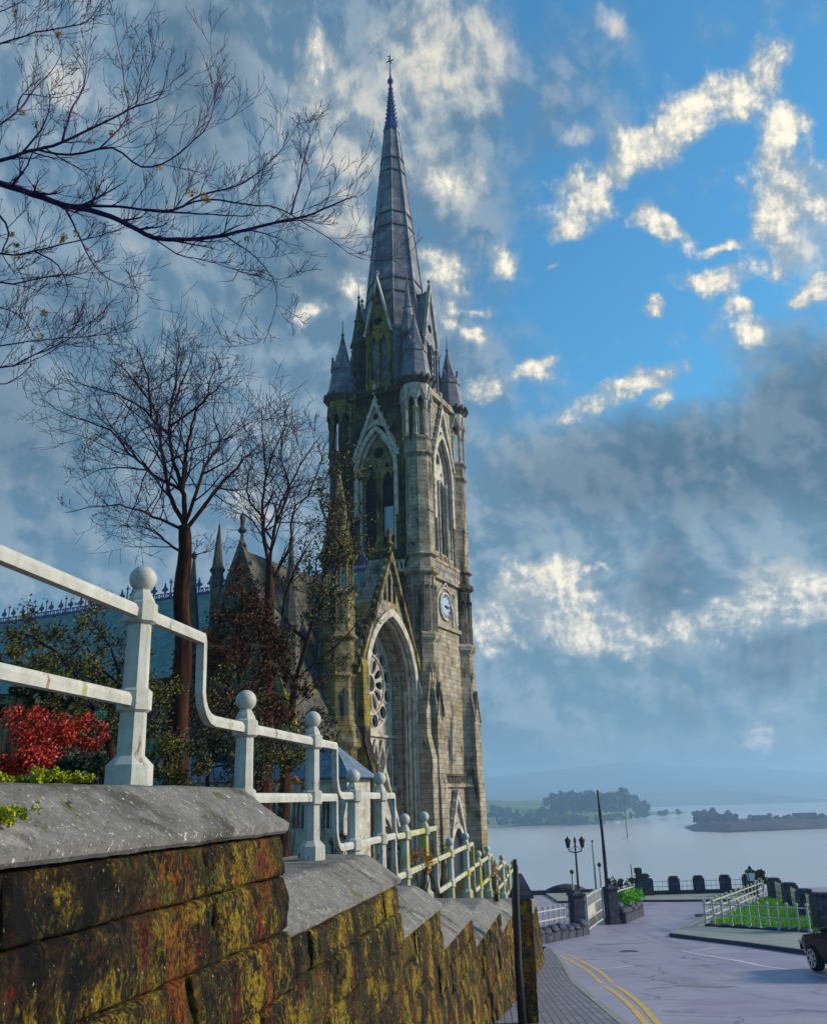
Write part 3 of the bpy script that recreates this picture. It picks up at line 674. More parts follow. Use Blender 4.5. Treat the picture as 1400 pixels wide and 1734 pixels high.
# balustrade band between the two strings at clock height
for sd in 'NW':
    b = MB(); fr = FR[sd]
    for i in range(14):
        a = 1.2 + i * 6.2 / 14; e = .44
        b.panel(fr, [[(a, 28.2), (a + .13, 28.2), (a + e, 29.45), (a + e - .13, 29.45)]], .12, .3)
        b.panel(fr, [[(a + e - .13, 28.2), (a + e, 28.2), (a + .13, 29.45), (a, 29.45)]], .14, .29)
    b.build('balustrade', M['trim'], cat)
# corner turrets
for i, (tx_, ty_) in enumerate(((0, 0), (0, S), (S, 0), (S, S))):
    north = tx_ == 0 and ty_ == S
    mt = M['northshade'] if north else M['lime']
    b = MB()
    b.frus(tx_, ty_, [(-1, 1.5), (8.4, 1.48), (8.6, 1.68), (8.9, 1.48), (18.5, 1.45), (21.2, 1.42), (21.6, 1.7), (22.0, 1.7), (22.3, 1.32), (27.6, 1.32), (27.9, 1.75), (28.3, 1.75), (28.4, 1.36), (29.4, 1.36), (29.6, 1.72), (29.9, 1.4), (39.6, 1.33), (39.9, 1.62), (40.2, 1.4), (41.3, 1.4), (41.5, 1.6), (41.75, 1.45)], 8)
    for z0, z1, rr, cr in ((22.3, 26.3, 1.38, .085),):
        for k in range(16):
            a = 2 * math.pi * (k + .5) / 16; b.frus(tx_ + rr * math.cos(a), ty_ + rr * math.sin(a), [(z0, cr), (z1, cr), (z1 + .1, cr * 1.8), (z1 + .35, cr * 1.8)], 5)
    for k in range(8):
        a = 2 * math.pi * k / 8; ca, sa = math.cos(a), math.sin(a); rr = 1.27
        fr = (lambda ca, sa, rr: lambda q, z, d: (tx_ + ca * (rr + d) - sa * q, ty_ + sa * (rr + d) + ca * q, z))(ca, sa, rr)
        b.panel(fr, [rect(-.2, .2, 26.6, 27.5)], .0, .1)
        if k % 2 == 0:                        # arrow slits
            b.panel(fr, [rect(-.52, .52, 34.0, 34.15)], -.03, .07)
    tr = b.build('corner_turret', mt, cat)
    b = MB()
    for k in range(8):
        a = 2 * math.pi * (k + .5) / 8; x, y = tx_ + 1.36 * math.cos(a), ty_ + 1.36 * math.sin(a)
        b.frus(x, y, [(41.7, .22), (41.95, .12), (44.6, .11), (44.7, .2), (45.0, .2)], 6)
        for o in (-.17, .17): b.frus(x - o * math.sin(a) * 1.3, y + o * math.cos(a) * 1.3, [(41.8, .06), (44.6, .06), (44.8, .1)], 5)
        a = 2 * math.pi * k / 8; ca, sa = math.cos(a), math.sin(a)
        fr = (lambda ca, sa: lambda q, z, d: (tx_ + ca * (1.31 + d) - sa * q, ty_ + sa * (1.31 + d) + ca * q, z))(ca, sa)
        b.panel(fr, [[(-.6, 44.9), (-.42, 44.9)] + arch(0, .42, 44.9, 45.2, .85, 5)[1:-1] + [(.42, 44.9), (.6, 44.9), (.6, 47.4), (-.6, 47.4)]], -.25, .12)
        rake(b, fr, 0, .52, 45.6, 47.3, .12, .1, .3)
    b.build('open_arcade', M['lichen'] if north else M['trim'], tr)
    b = MB(); b.frus(tx_, ty_, [(47.3, 1.45), (47.5, 1.65), (47.8, 1.85), (48.1, 1.9), (48.25, 1.6)], 8)
    for k in range(16):
        a = 2 * math.pi * k / 16; b.frus(tx_ + 1.88 * math.cos(a), ty_ + 1.88 * math.sin(a), [(47.7, .05), (47.95, .24), (48.25, .16), (48.45, .03)], 5)
    b.build('leaf_cornice', M['soot_shade'], tr)
    b = MB()
    b.frus(tx_, ty_, [(48.2, 1.66), (51.5, 1.16), (51.6, 1.32), (51.95, 1.25), (52.0, .86), (55.6, .12), (55.8, .22), (56.0, .08), (57.6, .03)], 8)
    for k in range(8):
        a = 2 * math.pi * k / 8; ca, sa = math.cos(a), math.sin(a)
        fr = (lambda ca, sa: lambda q, z, d: (tx_ + ca * (1.1 + d) - sa * q, ty_ + sa * (1.1 + d) + ca * q, z))(ca, sa)
        b.panel(fr, [[(-.46, 51.3), (.46, 51.3), (0, 52.9)]], -.12, .12)
    b.build('spirelet', M['spire'], tr)
# pinnacles on the broaches
for x, y in ((1.3, 1.3), (1.3, S - 1.3), (S - 1.3, 1.3), (S - 1.3, S - 1.3)):
    b = MB(); b.frus(x, y, [(47.8, .9), (49, .9), (49.1, .62), (54.2, .58), (54.5, .9), (54.9, .98), (55.1, .84), (57.6, .46), (57.75, .58), (57.9, .4), (60.6, .08), (60.8, .18), (61.0, .05), (62.2, .02)], 8)
    for k in range(8):
        a = 2 * math.pi * (k + .5) / 8; b.frus(x + .76 * math.cos(a), y + .76 * math.sin(a), [(48.9, .14), (49.1, .08), (53.9, .08), (54.2, .15)], 5)
        b.frus(x + .86 * math.cos(a), y + .86 * math.sin(a), [(54.4, .05), (54.7, .17), (55, .04)], 5)
    b.build('pinnacle', M['soot_shade'] if y > 4 and x < 4 else M['spire'], cat)
# spire
cx = cy2 = S / 2
def sr(z): return .73 + .1 * (85.6 - z)
b = MB(); b.frus(cx, cy2, [(48, 4.05), (55.2, 4.0), (55.4, 4.25), (55.8, 4.2), (56.0, sr(56)), (60.6, sr(60.6)), (62.4, sr(62.4)), (69.8, sr(69.8)), (71.7, sr(71.7)), (77.9, sr(77.9)), (79.8, sr(79.8)), (84.6, sr(84.6))], 8)
for k in range(8):
    a = math.pi / 8 + 2 * math.pi * k / 8
    b.tube([(cx + sr(z) * math.cos(a), cy2 + sr(z) * math.sin(a), z) for z in (56, 64, 74, 84.6)], [.16, .13, .1, .08], 6)
sp = b.build('spire', M['spire'], cat)
for z in (60.6, 62.4, 69.8, 71.7, 77.9, 79.8): b = MB(); b.frus(cx, cy2, [(z - .1, sr(z) + .05), (z - .06, sr(z) + .14), (z + .06, sr(z) + .13), (z + .1, sr(z) + .04)], 8); b.build('moulded_band', M['soot_shade'], sp)
b = MB(); b.frus(cx, cy2, [(84.2, sr(84.2) + .05), (84.6, sr(84.6) + .2), (85.6, .78), (86, .66), (91.4, .16), (91.6, .2), (91.9, .38), (92.2, .38), (92.5, .16), (93.2, .09), (94.6, .05), (96.3, .03)], 8)
for k in range(8):
    a = math.pi / 8 + 2 * math.pi * k / 8
    for j in range(9):
        z = 85.9 + j * .62; r = .70 - .092 * (z - 85.6) + .05; b.ball((cx + r * math.cos(a), cy2 + r * math.sin(a), z), .11 - .004 * j, 6, 4)
b.build('crocketed_tip', M['lead'], sp)
b = MB(); b.box(cx - .05, cx + .05, cy2 - .45, cy2 + .45, 95.2, 95.32); b.box(cx - .45, cx + .45, cy2 - .05, cy2 + .05, 95.2, 95.32); b.tube([(cx, cy2, 94.8), (cx, cy2, 96.0), (cx, cy2 + .4, 96.15)], [.05, .1, .03], 6)
b.build('cross', M['black'], sp)
# lucarnes
for sd in 'NWSE':
    f0 = FR[sd]; fr = (lambda f0: lambda a, z, d: f0(a, z, d - .75))(f0)
    b = MB(); b.panel(fr, [[(2.9, 48), (5.7, 48), (5.7, 55.6), (4.3, 61.2), (2.9, 55.6)], arch(3.72, .42, 49.6, 53.6, 1.1, 5), arch(4.88, .42, 49.6, 53.6, 1.1, 5), circ(4.3, 56.4, .5, 12)], -.5, 0)
    b.panel(fr, [rect(3, 5.6, 48, 57)], -.9, -.86)
    v = [fr(a, z, d) for d in (-.3, -4) for a, z in ((2.95, 48), (2.95, 55.6), (4.3, 61.1), (5.65, 55.6), (5.65, 48))]
    b.add(v, [[0, 1, 6, 5], [1, 2, 7, 6], [2, 3, 8, 7], [3, 4, 9, 8]])
    for a in (2.95, 4.3, 5.65): b.frus(*fr(a, 0, .12)[:2], [(48, .2), (49.2, .2), (49.3, .11), (53.8, .11), (53.9, .2), (54.3, .2)], 6)
    for z in (50.2, 50.9, 51.6, 52.3, 53.0): b.panel(fr, [circ(4.3, z, .2, 8)], .05, .22)
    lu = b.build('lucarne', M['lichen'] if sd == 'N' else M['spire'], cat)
    b = MB(); rake(b, fr, 4.3, 1.72, 54.8, 61.9, .2, -.1, .28, 0); p = fr(4.3, 0, .1); b.frus(p[0], p[1], [(61.4, .1), (62.1, .1), (62.3, .26), (62.6, .05)], 6)
    b.build('gable_coping', M['trim'], lu)
# buttresses, west and south
FS = lambda a, z, d: FR['S'](a, z, d * .45)
for fr, aa in ((FR['W'], (-.1, S + .1)), (FS, (0.1, S - .1))):
    for a in aa:
        b = MB(); buttress(b, fr, a - .75, a + .75, [(-1, -.3), (-1, 1.35), (2.2, 1.35), (3.0, 1.2), (8.6, 1.15), (9.2, 1.05), (15.6, 1.0), (17.2, .7), (18.6, .65), (20.4, .2), (20.4, -.3)])
        rake(b, (lambda fr: lambda q, z, d: fr(q, z, d + 1.0))(fr), a, .8, 14.6, 17.6, .16, -.5, .12, 3, .13)
        buttress(b, fr, a - .35, a + .35, [(16.4, .6), (20.2, .3), (22.2, .2), (22.2, .6), (19, .8)])
        b.build('buttress', M['lime'], cat)
# clock
fr = FR['W']; ck = MB(); ck.panel(fr, [circ(3.95, 25.4, 1.22, 32)], -.1, .1); ck = ck.build('clock_face', M['clock'], cat)
b = MB(); b.panel(fr, [circ(3.95, 25.4, 1.42, 32), circ(3.95, 25.4, 1.2, 32)], .0, .2); b.build('clock_rim', M['trim'], ck)
for (z, l, w, nm) in ((0, 0, 0, ''),):
    b = MB()
    for k in range(12):
        a = R(90 - 30 * k); t1, t2 = (.88, 1.14); n = {0: 3, 1: 1, 2: 2, 3: 3, 4: 3, 5: 2, 6: 3, 7: 4, 8: 4, 9: 2, 10: 1, 11: 2}[k]
        for j in range(n):
            o = (j - (n - 1) / 2) * .11
            P = [(t1, o - .03), (t2, o - .03), (t2, o + .03), (t1, o + .03)]
            b.panel(fr, [[(3.95 + r * math.cos(a) - q * math.sin(a), 25.4 + r * math.sin(a) + q * math.cos(a)) for r, q in P]], .1, .13)
    b.build('lettering', M['black'], ck)
for ang, l, w in ((R(0), 1.05, .11), (R(-8), .72, .16)):
    b = MB(); P = [(-.2, -w / 2), (l * .8, -w / 2), (l, 0), (l * .8, w / 2), (-.2, w / 2)]
    b.panel(fr, [[(3.95 + r * math.cos(ang) - q * math.sin(ang), 25.4 + r * math.sin(ang) + q * math.cos(ang)) for r, q in P]], .14 if l > 1 else .2, .18 if l > 1 else .24); b.build('clock_hand', M['black'], ck)
b = MB()
for a in (1.7, 6.1): b.frus(*fr(a, 0, .1)[:2], [(23.5, .12), (26.6, .12), (26.7, .2), (27, .2)], 6)
rake(b, fr, 3.95, 2.0, 26.0, 27.9, .16, .02, .2); b.strip(fr, arch(3.95, 1.95, 23.6, 25.4, 1.95), arch(3.95, 1.75, 23.6, 25.4, 1.75), 0, .14)
for a in (6.5, 7.0): b.panel(fr, [arch(a, .18, 24, 26.6, .4, 4)], .0, .02)
b.build('clock_surround', M['trim'], cat)
# west door of the tower, slit and balcony
b = MB(); fr = FR['W']
rake(b, fr, 4.4, 2.35, 2.9, 8.3, .28, .0, .5, 7, .16); oa = arch(4.4, 1.75, 0, 3.0, 2.5); b.strip(fr, oa, arch(4.4, 1.4, 0, 3.0, 2.0), 0, .4)
b.panel(fr, [[(2.3, 3.0), (4.4, 7.7), (6.5, 3.0)] + arch(4.4, 1.6, 3.01, 3.1, 2.3, 8)[::-1]], 0, .2)
for a in (2.75, 6.05): b.frus(*fr(a, 0, .3)[:2], [(0, .2), (2.7, .16), (2.8, .28), (3.1, .28)], 8)
dr = b.build('tower_doorway', M['trim'], cat)
b = MB(); b.panel(fr, [arch(4.4, 1.42, 0, 3.0, 2.0)], .0, .03); b.build('door', M['dark_open'], dr)
b = MB(); b.panel(fr, [arch(4.3, .24, 10.6, 13.6, .6, 4)], -.02, .015); b.build('slit_window', M['dark_open'], cat)
b = MB()
for i in range(13): a = 2.2 + i * .35; b.panel(fr, [arch(a, .12, 8.95, 9.25, .25, 3)], .25, .33)
b.panel(fr, [rect(2.0, 6.6, 9.5, 9.7)], .2, .45); b.build('balcony_rail', M['soot_shade'], cat)
# west front of the nave: plane y = 0, the rose set back behind a deep arch
FW = lambda a, z, d: (a, -d, z)
GC = -6.6
b = MB(); b.panel(FW, [[(-12.6, -1), (-.5, -1), (-.5, 18.2), (GC, 28.0), (-12.6, 18.2)], arch(GC, 4.35, -.9, 16.7, 6.0, 14)] + [arch(GC + o, .3, 24.0, 25.6 + .6 * (o == 0), .5, 4) for o in (-.9, 0, .9)], -1.15, 0)
b.panel(FW, [[(-12.6, -1), (-.5, -1), (-.5, 18.2), (GC, 28.0), (-12.6, 18.2)], arch(GC, 4.1, -.9, 16.7, 5.6, 14)], -2.05, -1.16)
b.panel(FW, [rect(GC - 1.4, GC + 1.4, 23.8, 27)], -1.4, -1.2)
fw = b.build('west_front', M['lime'], cat)
b = MB(); oa = arch(GC, 4.9, 14, 16.7, 6.7, 14); b.strip(FW, oa, arch(GC, 4.35, 14, 16.7, 6.0, 14), 0, .3); b.strip(FW, arch(GC, 4.36, -.9, 16.7, 6.0, 14), arch(GC, 4.12, -.9, 16.7, 5.65, 14), -.5, -.25)
b.strip(FW, arch(GC, 4.5, -.9, 16.7, 6.2, 14), arch(GC, 4.28, -.9, 16.7, 5.9, 14), -.12, .08)
for s in (-1, 1):
    for j in range(4): b.frus(GC + s * (4.62 - .14 * j), -.12 + .28 * j, [(-1, .2), (1.5, .2), (1.7, .11), (16.1, .11), (16.2, .2), (16.7, .22)], 6)
b.build('great_arch', M['trim'], cat)
b = MB(); rake(b, FW, GC, 6.3, 17.2, 28.6, .42, -.3, .35, 14, .24); b.frus(GC, -.05, [(28, .2), (29, .2), (29.2, .5), (29.6, .2), (30.4, .35), (30.8, .05)], 6)
b.build('gable_coping', M['lichen'], cat)
rw = lambda a, z, d: (a, 2.05 - d, z)
arc6 = [GC + (i - 2.5) * 1.22 for i in range(6)]
b = MB(); b.panel(rw, [[(-11.2, -1), (-2.2, -1), (-2.2, 24), (-11.2, 24)], circ(GC, 17.1, 4.0, 40)] + [arch(a, .4, 8.9, 10.9, .8, 5) for a in arc6] + [arch(GC, 1.7, -.9, 3.6, 2.6, 8)], -.4, 0)
for a in arc6: rake(b, rw, a, .58, 10.9, 12.5, .13, .0, .2); 
for a in [GC + (i - 3) * 1.22 for i in range(7)]: b.frus(a, 1.9, [(8.6, .16), (8.8, .09), (10.9, .09), (11.0, .16), (11.2, .16)], 6)
b.box(-11, -2.3, 1.75, 2.05, 8.3, 8.6); b.box(-11, -2.3, 1.8, 2.05, 12.7, 12.9)
b.build('rose_wall', M['trim'], cat)
hol = [circ(GC, 17.1, .72, 16)]
for k in range(12):
    a = R(30 * k); c_, s_ = math.cos(a), math.sin(a)
    P = [(1.02, -.10), (1.5, -.26), (1.95, -.36), (2.28, -.28), (2.42, 0), (2.28, .28), (1.95, .36), (1.5, .26), (1.02, .10)]
    hol.append([(GC + r * c_ - q * s_, 17.1 + r * s_ + q * c_) for r, q in P])
    a = R(30 * k + 15); hol.append(circ(GC + 3.22 * math.cos(a), 17.1 + 3.22 * math.sin(a), .58, 12))
    a = R(30 * k); hol.append(circ(GC + 3.42 * math.cos(a), 17.1 + 3.42 * math.sin(a), .2, 7)); hol.append(circ(GC + 2.82 * math.cos(a), 17.1 + 2.82 * math.sin(a), .13, 6))
b = MB(); b.panel(rw, [circ(GC, 17.1, 3.99, 40)] + hol, -.3, -.06)
for r0, r1 in ((3.75, 4.02), (2.5, 2.66), (.72, .92)): b.panel(rw, [circ(GC, 17.1, r1, 40), circ(GC, 17.1, r0, 40)], -.1, .06)
for k in range(12):
    a = R(30 * k + 15); b.panel(rw, [circ(GC + 3.22 * math.cos(a), 17.1 + 3.22 * math.sin(a), .68, 12), circ(GC + 3.22 * math.cos(a), 17.1 + 3.22 * math.sin(a), .56, 12)], -.07, .03)
    for o in (-.07,): b.panel(rw, [[(GC + r * math.cos(a) - q * math.sin(a), 17.1 + r * math.sin(a) + q * math.cos(a)) for r, q in ((.9, -.06), (2.52, -.06), (2.52, .06), (.9, .06))]], -.08, .0)
ro = b.build('rose_window', M['trim'], cat)
b = MB(); b.panel(rw, [rect(-11, -2.4, -.8, 22)], -.75, -.6); b.build('glass', M['dark_open'], ro)
b = MB(); rp = lambda a, z, d: (a, 1.0 - d, z)
rake(b, rp, GC, 2.6, 5.4, 10.4, .3, -.5, .35, 6, .16); b.strip(rp, arch(GC, 2.2, -.9, 3.6, 3.3, 8), arch(GC, 1.75, -.9, 3.6, 2.7, 8), -.9, .2)
b.panel(rp, [[(GC - 2.5, 5.5), (GC + 2.5, 5.5), (GC, 10.1)], circ(GC, 7.4, .55, 10)], -.3, .0)
for s in (-1, 1):
    for j in range(3): b.frus(GC + s * (2.05 - .15 * j), .85 + .25 * j, [(-1, .2), (0, .11), (3.2, .11), (3.3, .2), (3.6, .2)], 6)
po = b.build('main_portal', M['trim'], cat)
b = MB(); b.panel(rp, [[(GC - .03, -.9), (GC + .03, -.9), (GC + .03, 3.4), (GC - .03, 3.4)]], -.86, -.8); b.panel(rp, [arch(GC, 1.72, -.9, 3.6, 2.6, 8)], -1.3, -1.2); b.build('door', M['bark'], po)
# front turret north of the gable
b = MB(); tx_, ty_ = -13.1, 1.4
b.frus(tx_, ty_, [(-1, 1.75), (11.2, 1.7), (11.5, 2.0), (12.1, 2.0), (13.4, 1.5), (16.6, 1.4), (16.9, 1.62), (17.2, 1.38), (19.6, 1.36), (19.9, 1.75), (20.3, 1.4), (23.2, 1.36), (23.5, 1.7), (23.8, 1.42)], 8)
for k in range(8):
    a = 2 * math.pi * (k + .5) / 8; x, y = tx_ + 1.2 * math.cos(a), ty_ + 1.2 * math.sin(a)
    b.frus(x, y, [(23.7, .2), (23.9, .13), (26, .13), (26.1, .22), (26.5, .22)], 6)
b.frus(tx_, ty_, [(26.4, 1.5), (26.9, 1.75), (27.2, 1.4), (29.2, .95), (29.4, 1.05), (34.5, .1)], 8)
ft = b.build('front_turret', M['lichen'], cat)
b = MB(); a = -math.pi / 2 - .6
frt = lambda q, z, d: (tx_ + math.cos(a) * (1.36 + d) - math.sin(a) * q, ty_ + math.sin(a) * (1.36 + d) + math.cos(a) * q, z)
b.panel(frt, [arch(0, .13, 13.8, 15.6, .3, 3)], -.3, .06); b.build('slit_window', M['dark_open'], ft)
for x in (-1.2,):
    b = MB(); buttress(b, lambda q, z, d: (q, -d, z), x - .8, x + .8, [(-1, -.3), (-1, 1.6), (11, 1.5), (13, 1.1), (15.4, 1.1), (18.4, .1), (18.4, -.3)]); rake(b, lambda q, z, d: (q, -1.1 - d, z), x, .85, 15.2, 18.6, .18, -.6, .12, 4, .15); b.build('buttress', M['lime'], cat)
    b = MB(); buttress(b, lambda q, z, d: (q, -d, z), -11.9 - .5, -11.9 + .5, [(-1, -.3), (-1, 1.3), (10, 1.2), (12, .6), (17.8, .5), (19, .0), (19, -.3)]); b.build('buttress', M['lichen'], cat)
# nave, aisle, clerestory
b = MB(); FN = lambda a, z, d: (-12.6 - d, a, z)
ws = [y for y in frange(10, 72, 6.2)]
b.panel(FN, [rect(2.6, 76, 8, 18.4)] + [arch(y + o, .55, 13.2, 15.6, 1.0, 5) for y in ws for o in (-.8, .8)], -.7, 0)
for y in ws: b.box(-13.2, -12.6, y + 2.8, y + 3.5, 8, 18); 
b.box(-12.95, -12.6, 2.6, 76, 18.0, 18.5); b.box(-12, -1, 75.2, 76, 0, 18.4); b.box(-1, -.4, S, 76, 0, 18.4)
b.build('nave_wall', M['lichen'], cat)
b = MB(); b.panel(FN, [rect(4, 75, 12.8, 17)], -.8, -.72); b.build('clerestory_glass', M['dark_open'], cat)
b = MB(); b.add([(-13.4, 2.1, 18.2), (-13.4, 76.4, 18.2), (GC, 76.4, 27.2), (GC, 2.1, 27.2), (.2, S + .7, 18.2), (.2, 76.4, 18.2), (GC, S + .7, 27.2), (-.6, 2.1, 19.2), (-.6, S + .7, 19.2)], [[0, 1, 2, 3], [4, 5, 2, 6], [7, 8, 6, 3]])
b.add([(-13.4, 76.3, 18.2), (GC, 76.3, 27.2), (.2, 76.3, 18.2)], [[0, 1, 2]])
rf = b.build('nave_roof', M['slate'], cat)
b = MB(); y = 2.6
b.box(GC - .09, GC + .09, 2.3, 76, 27.15, 27.4); b.box(GC - .05, GC + .05, 2.3, 76, 27.75, 27.83)
i = 0
while y < 76:
    fr = lambda a, z, d: (GC + d, y + a, z)
    b.panel(fr, [[(-.06, 27.3), (.06, 27.3), (.06, 27.9), (.22, 28.1), (.4, 28.05), (.36, 28.3), (.16, 28.4), (0, 28.95), (-.16, 28.4), (-.36, 28.3), (-.4, 28.05), (-.22, 28.1), (-.06, 27.9)]], -.05, .05)
    for s in (-1, 1): b.panel(fr, [circ(.0 + s * .42, 27.57, .2, 8), circ(s * .42, 27.57, .11, 8)], -.04, .04)
    if i % 2: b.box(GC - .05, GC + .05, y + .66, y + .76, 27.3, 29.2); b.box(GC - .05, GC + .05, y + .5, y + .92, 28.85, 28.97)
    y += 1.42; i += 1
b.build('cresting', M['lead'], rf)
b = MB(); FA = lambda a, z, d: (-18.2 - d, a, z)
wa = [y for y in frange(13, 72, 6.2)]
b.panel(FA, [rect(2.0, 76, -1, 9.2)] + [arch(y + o, .5, 3, 5.8, .9, 5) for y in wa for o in (-.75, .75)], -.7, 0)
b.box(-18.2, -12.6, 1.9, 2.5, -1, 9.2)
for y in wa: b.box(-19.3, -18.2, y + 2.8, y + 3.6, -1, 7.5)
b.panel(FA, [rect(4, 75, 2.5, 7.5)], -.8, -.74)
b.build('aisle_wall', M['lichen'], cat)
b = MB(); b.add([(-18.7, 1.8, 9.1), (-18.7, 76, 9.1), (-12.6, 76, 12.6), (-12.6, 1.8, 12.6)], [[0, 1, 2, 3]]); b.build('aisle_roof', M['slate'], cat)
# side gables on the north flank
def side_gable(xf, c, hw, z0, za, mw, mr, win, xe=-12.5):
    FG = lambda a, z, d: (xf - d, c + a, z)
    b = MB(); b.panel(FG, [[(-hw, -1), (hw, -1), (hw, z0), (0, za), (-hw, z0)]] + win, -.6, 0)
    b.box(xf, -12.7, c - hw, c - hw + .5, -1, z0); b.box(xf, -12.7, c + hw - .5, c + hw, -1, z0)
    b.panel(FG, [rect(-hw * .8, hw * .8, 1, z0)], -.8, -.75)
    gb = b.build('north_gable', mw, cat)
    b = MB(); b.add([(xf + .2, c - hw, z0), (xe, c - hw, z0), (xe, c, za - .3), (xf + .2, c, za - .3), (xf + .2, c + hw, z0), (xe, c + hw, z0)], [[0, 1, 2, 3], [4, 5, 2, 3]]); b.build('roof', mr, gb)
    b = MB(); rake(b, FG, 0, hw + .3, z0 - .3, za + .5, .4, -.3, .25, 8, .2); p = FG(0, 0, 0); b.frus(p[0], p[1], [(za, .15), (za + 1, .15), (za + 1.2, .4), (za + 1.6, .15), (za + 2.4, .28), (za + 2.8, .04)], 6)
    b.build('gable_coping', mw, gb)
    return gb
tg = side_gable(-19.2, 6.6, 4.6, 15.5, 27.0, M['soot_shade'], M['soot_shade'], [arch(o, .6, 6, 13, 1.4, 5) for o in (-1.6, 0, 1.6)] + [circ(0, 18.5, 1.3, 14)], -8)  # shade of this north gable is painted in through its dark stone
for s in (-1, 1):
    b = MB(); b.frus(-19.2, 6.6 + s * 4.7, [(-1, .9), (16, .85), (16.3, 1.05), (16.6, .8), (19.5, .75), (20, 1.0), (20.3, .75), (26.5, .1), (26.8, .25), (27.2, .04)], 8); b.build('pinnacle', M['soot_shade'], tg)
b = MB(); b.frus(-19.2, 8.9, [(21, .5), (25, .45), (25.3, .65), (25.6, .45), (29.2, .05)], 8); b.build('pinnacle', M['soot_shade'], tg)
side_gable(-20.2, 2.6, 2.1, 12.4, 17.4, M['lichen'], M['soot_shade'], [circ(0, 13.2, .62, 12)] + [arch(o, .3, 4, 9.5, .6, 4) for o in (-.6, .6)])
#SECTION4
# ------------------------------------------------------------------ trees and plants
def pix_path(pts, Y0, rng, dep=.6):
    out = []; d = rng.uniform(-dep, dep) ; n = len(pts)
    for i, (u, v) in enumerate(pts): out.append(at(u, v, Y0 + d * (i / max(1, n - 1)) ** .8))
    return out
def refine(pts, k=3):
    out = []
    for i in range(len(pts) - 1):
        a, b, c, d = pts[max(i - 1, 0)], pts[i], pts[i + 1], pts[min(i + 2, len(pts) - 1)]
        for j in range(k):
            t = j / k; out.append(.5 * ((2 * b) + (c - a) * t + (2 * a - 5 * b + 4 * c - d) * t * t + (3 * b - a - 3 * c + d) * t ** 3))
    out.append(pts[-1]); return out
def rvec(r): 
    while True:
        q = Vector((r.uniform(-1, 1), r.uniform(-1, 1), r.uniform(-1, 1)))
        if .1 < q.length < 1: return q.normalized()
def grow(b, p, d, L, r, depth, rng, up=.25, kids=4, spread=.9, tips=None, wander=.22, rmin=.003, bud=0.0):
    n = max(3, int(4 + L * 1.5)); pts = [p.copy()]; rad = [r]; q = p.copy(); d = d.normalized()
    for i in range(n):
        d = (d + rvec(rng) * wander + Vector((0, 0, up * .35))).normalized(); q = q + d * (L / n); pts.append(q.copy()); rad.append(max(rmin, r * (1 - .85 * (i + 1) / n)))
    b.tube(pts, rad, 5 if r > .02 else (4 if r > .009 else 3), True, False)
    if tips is not None and depth <= 1: tips.extend(pts[1:])
    if bud:
        for i in range(1, n + 1):
            if rng.random() < bud: b.frus(pts[i].x, pts[i].y, [(pts[i].z - rad[i] * 2, rad[i] * .5), (pts[i].z, rad[i] * 2.2), (pts[i].z + rad[i] * 2, rad[i] * .5)], 4)
    if depth > 0:
        for i in range(kids):
            f = .2 + .75 * (i + rng.random()) / kids; k = min(n - 1, int(f * n)); t = (pts[k + 1] - pts[k]).normalized()
            nd = (t * (1.0 - spread * .35) + rvec(rng) * spread + Vector((0, 0, up))).normalized()
            grow(b, pts[k].lerp(pts[k + 1], f * n - k), nd, L * rng.uniform(.4, .68), max(rmin, rad[k] * .62), depth - 1, rng, up, max(2, kids - 1), spread, tips, wander, rmin, bud)
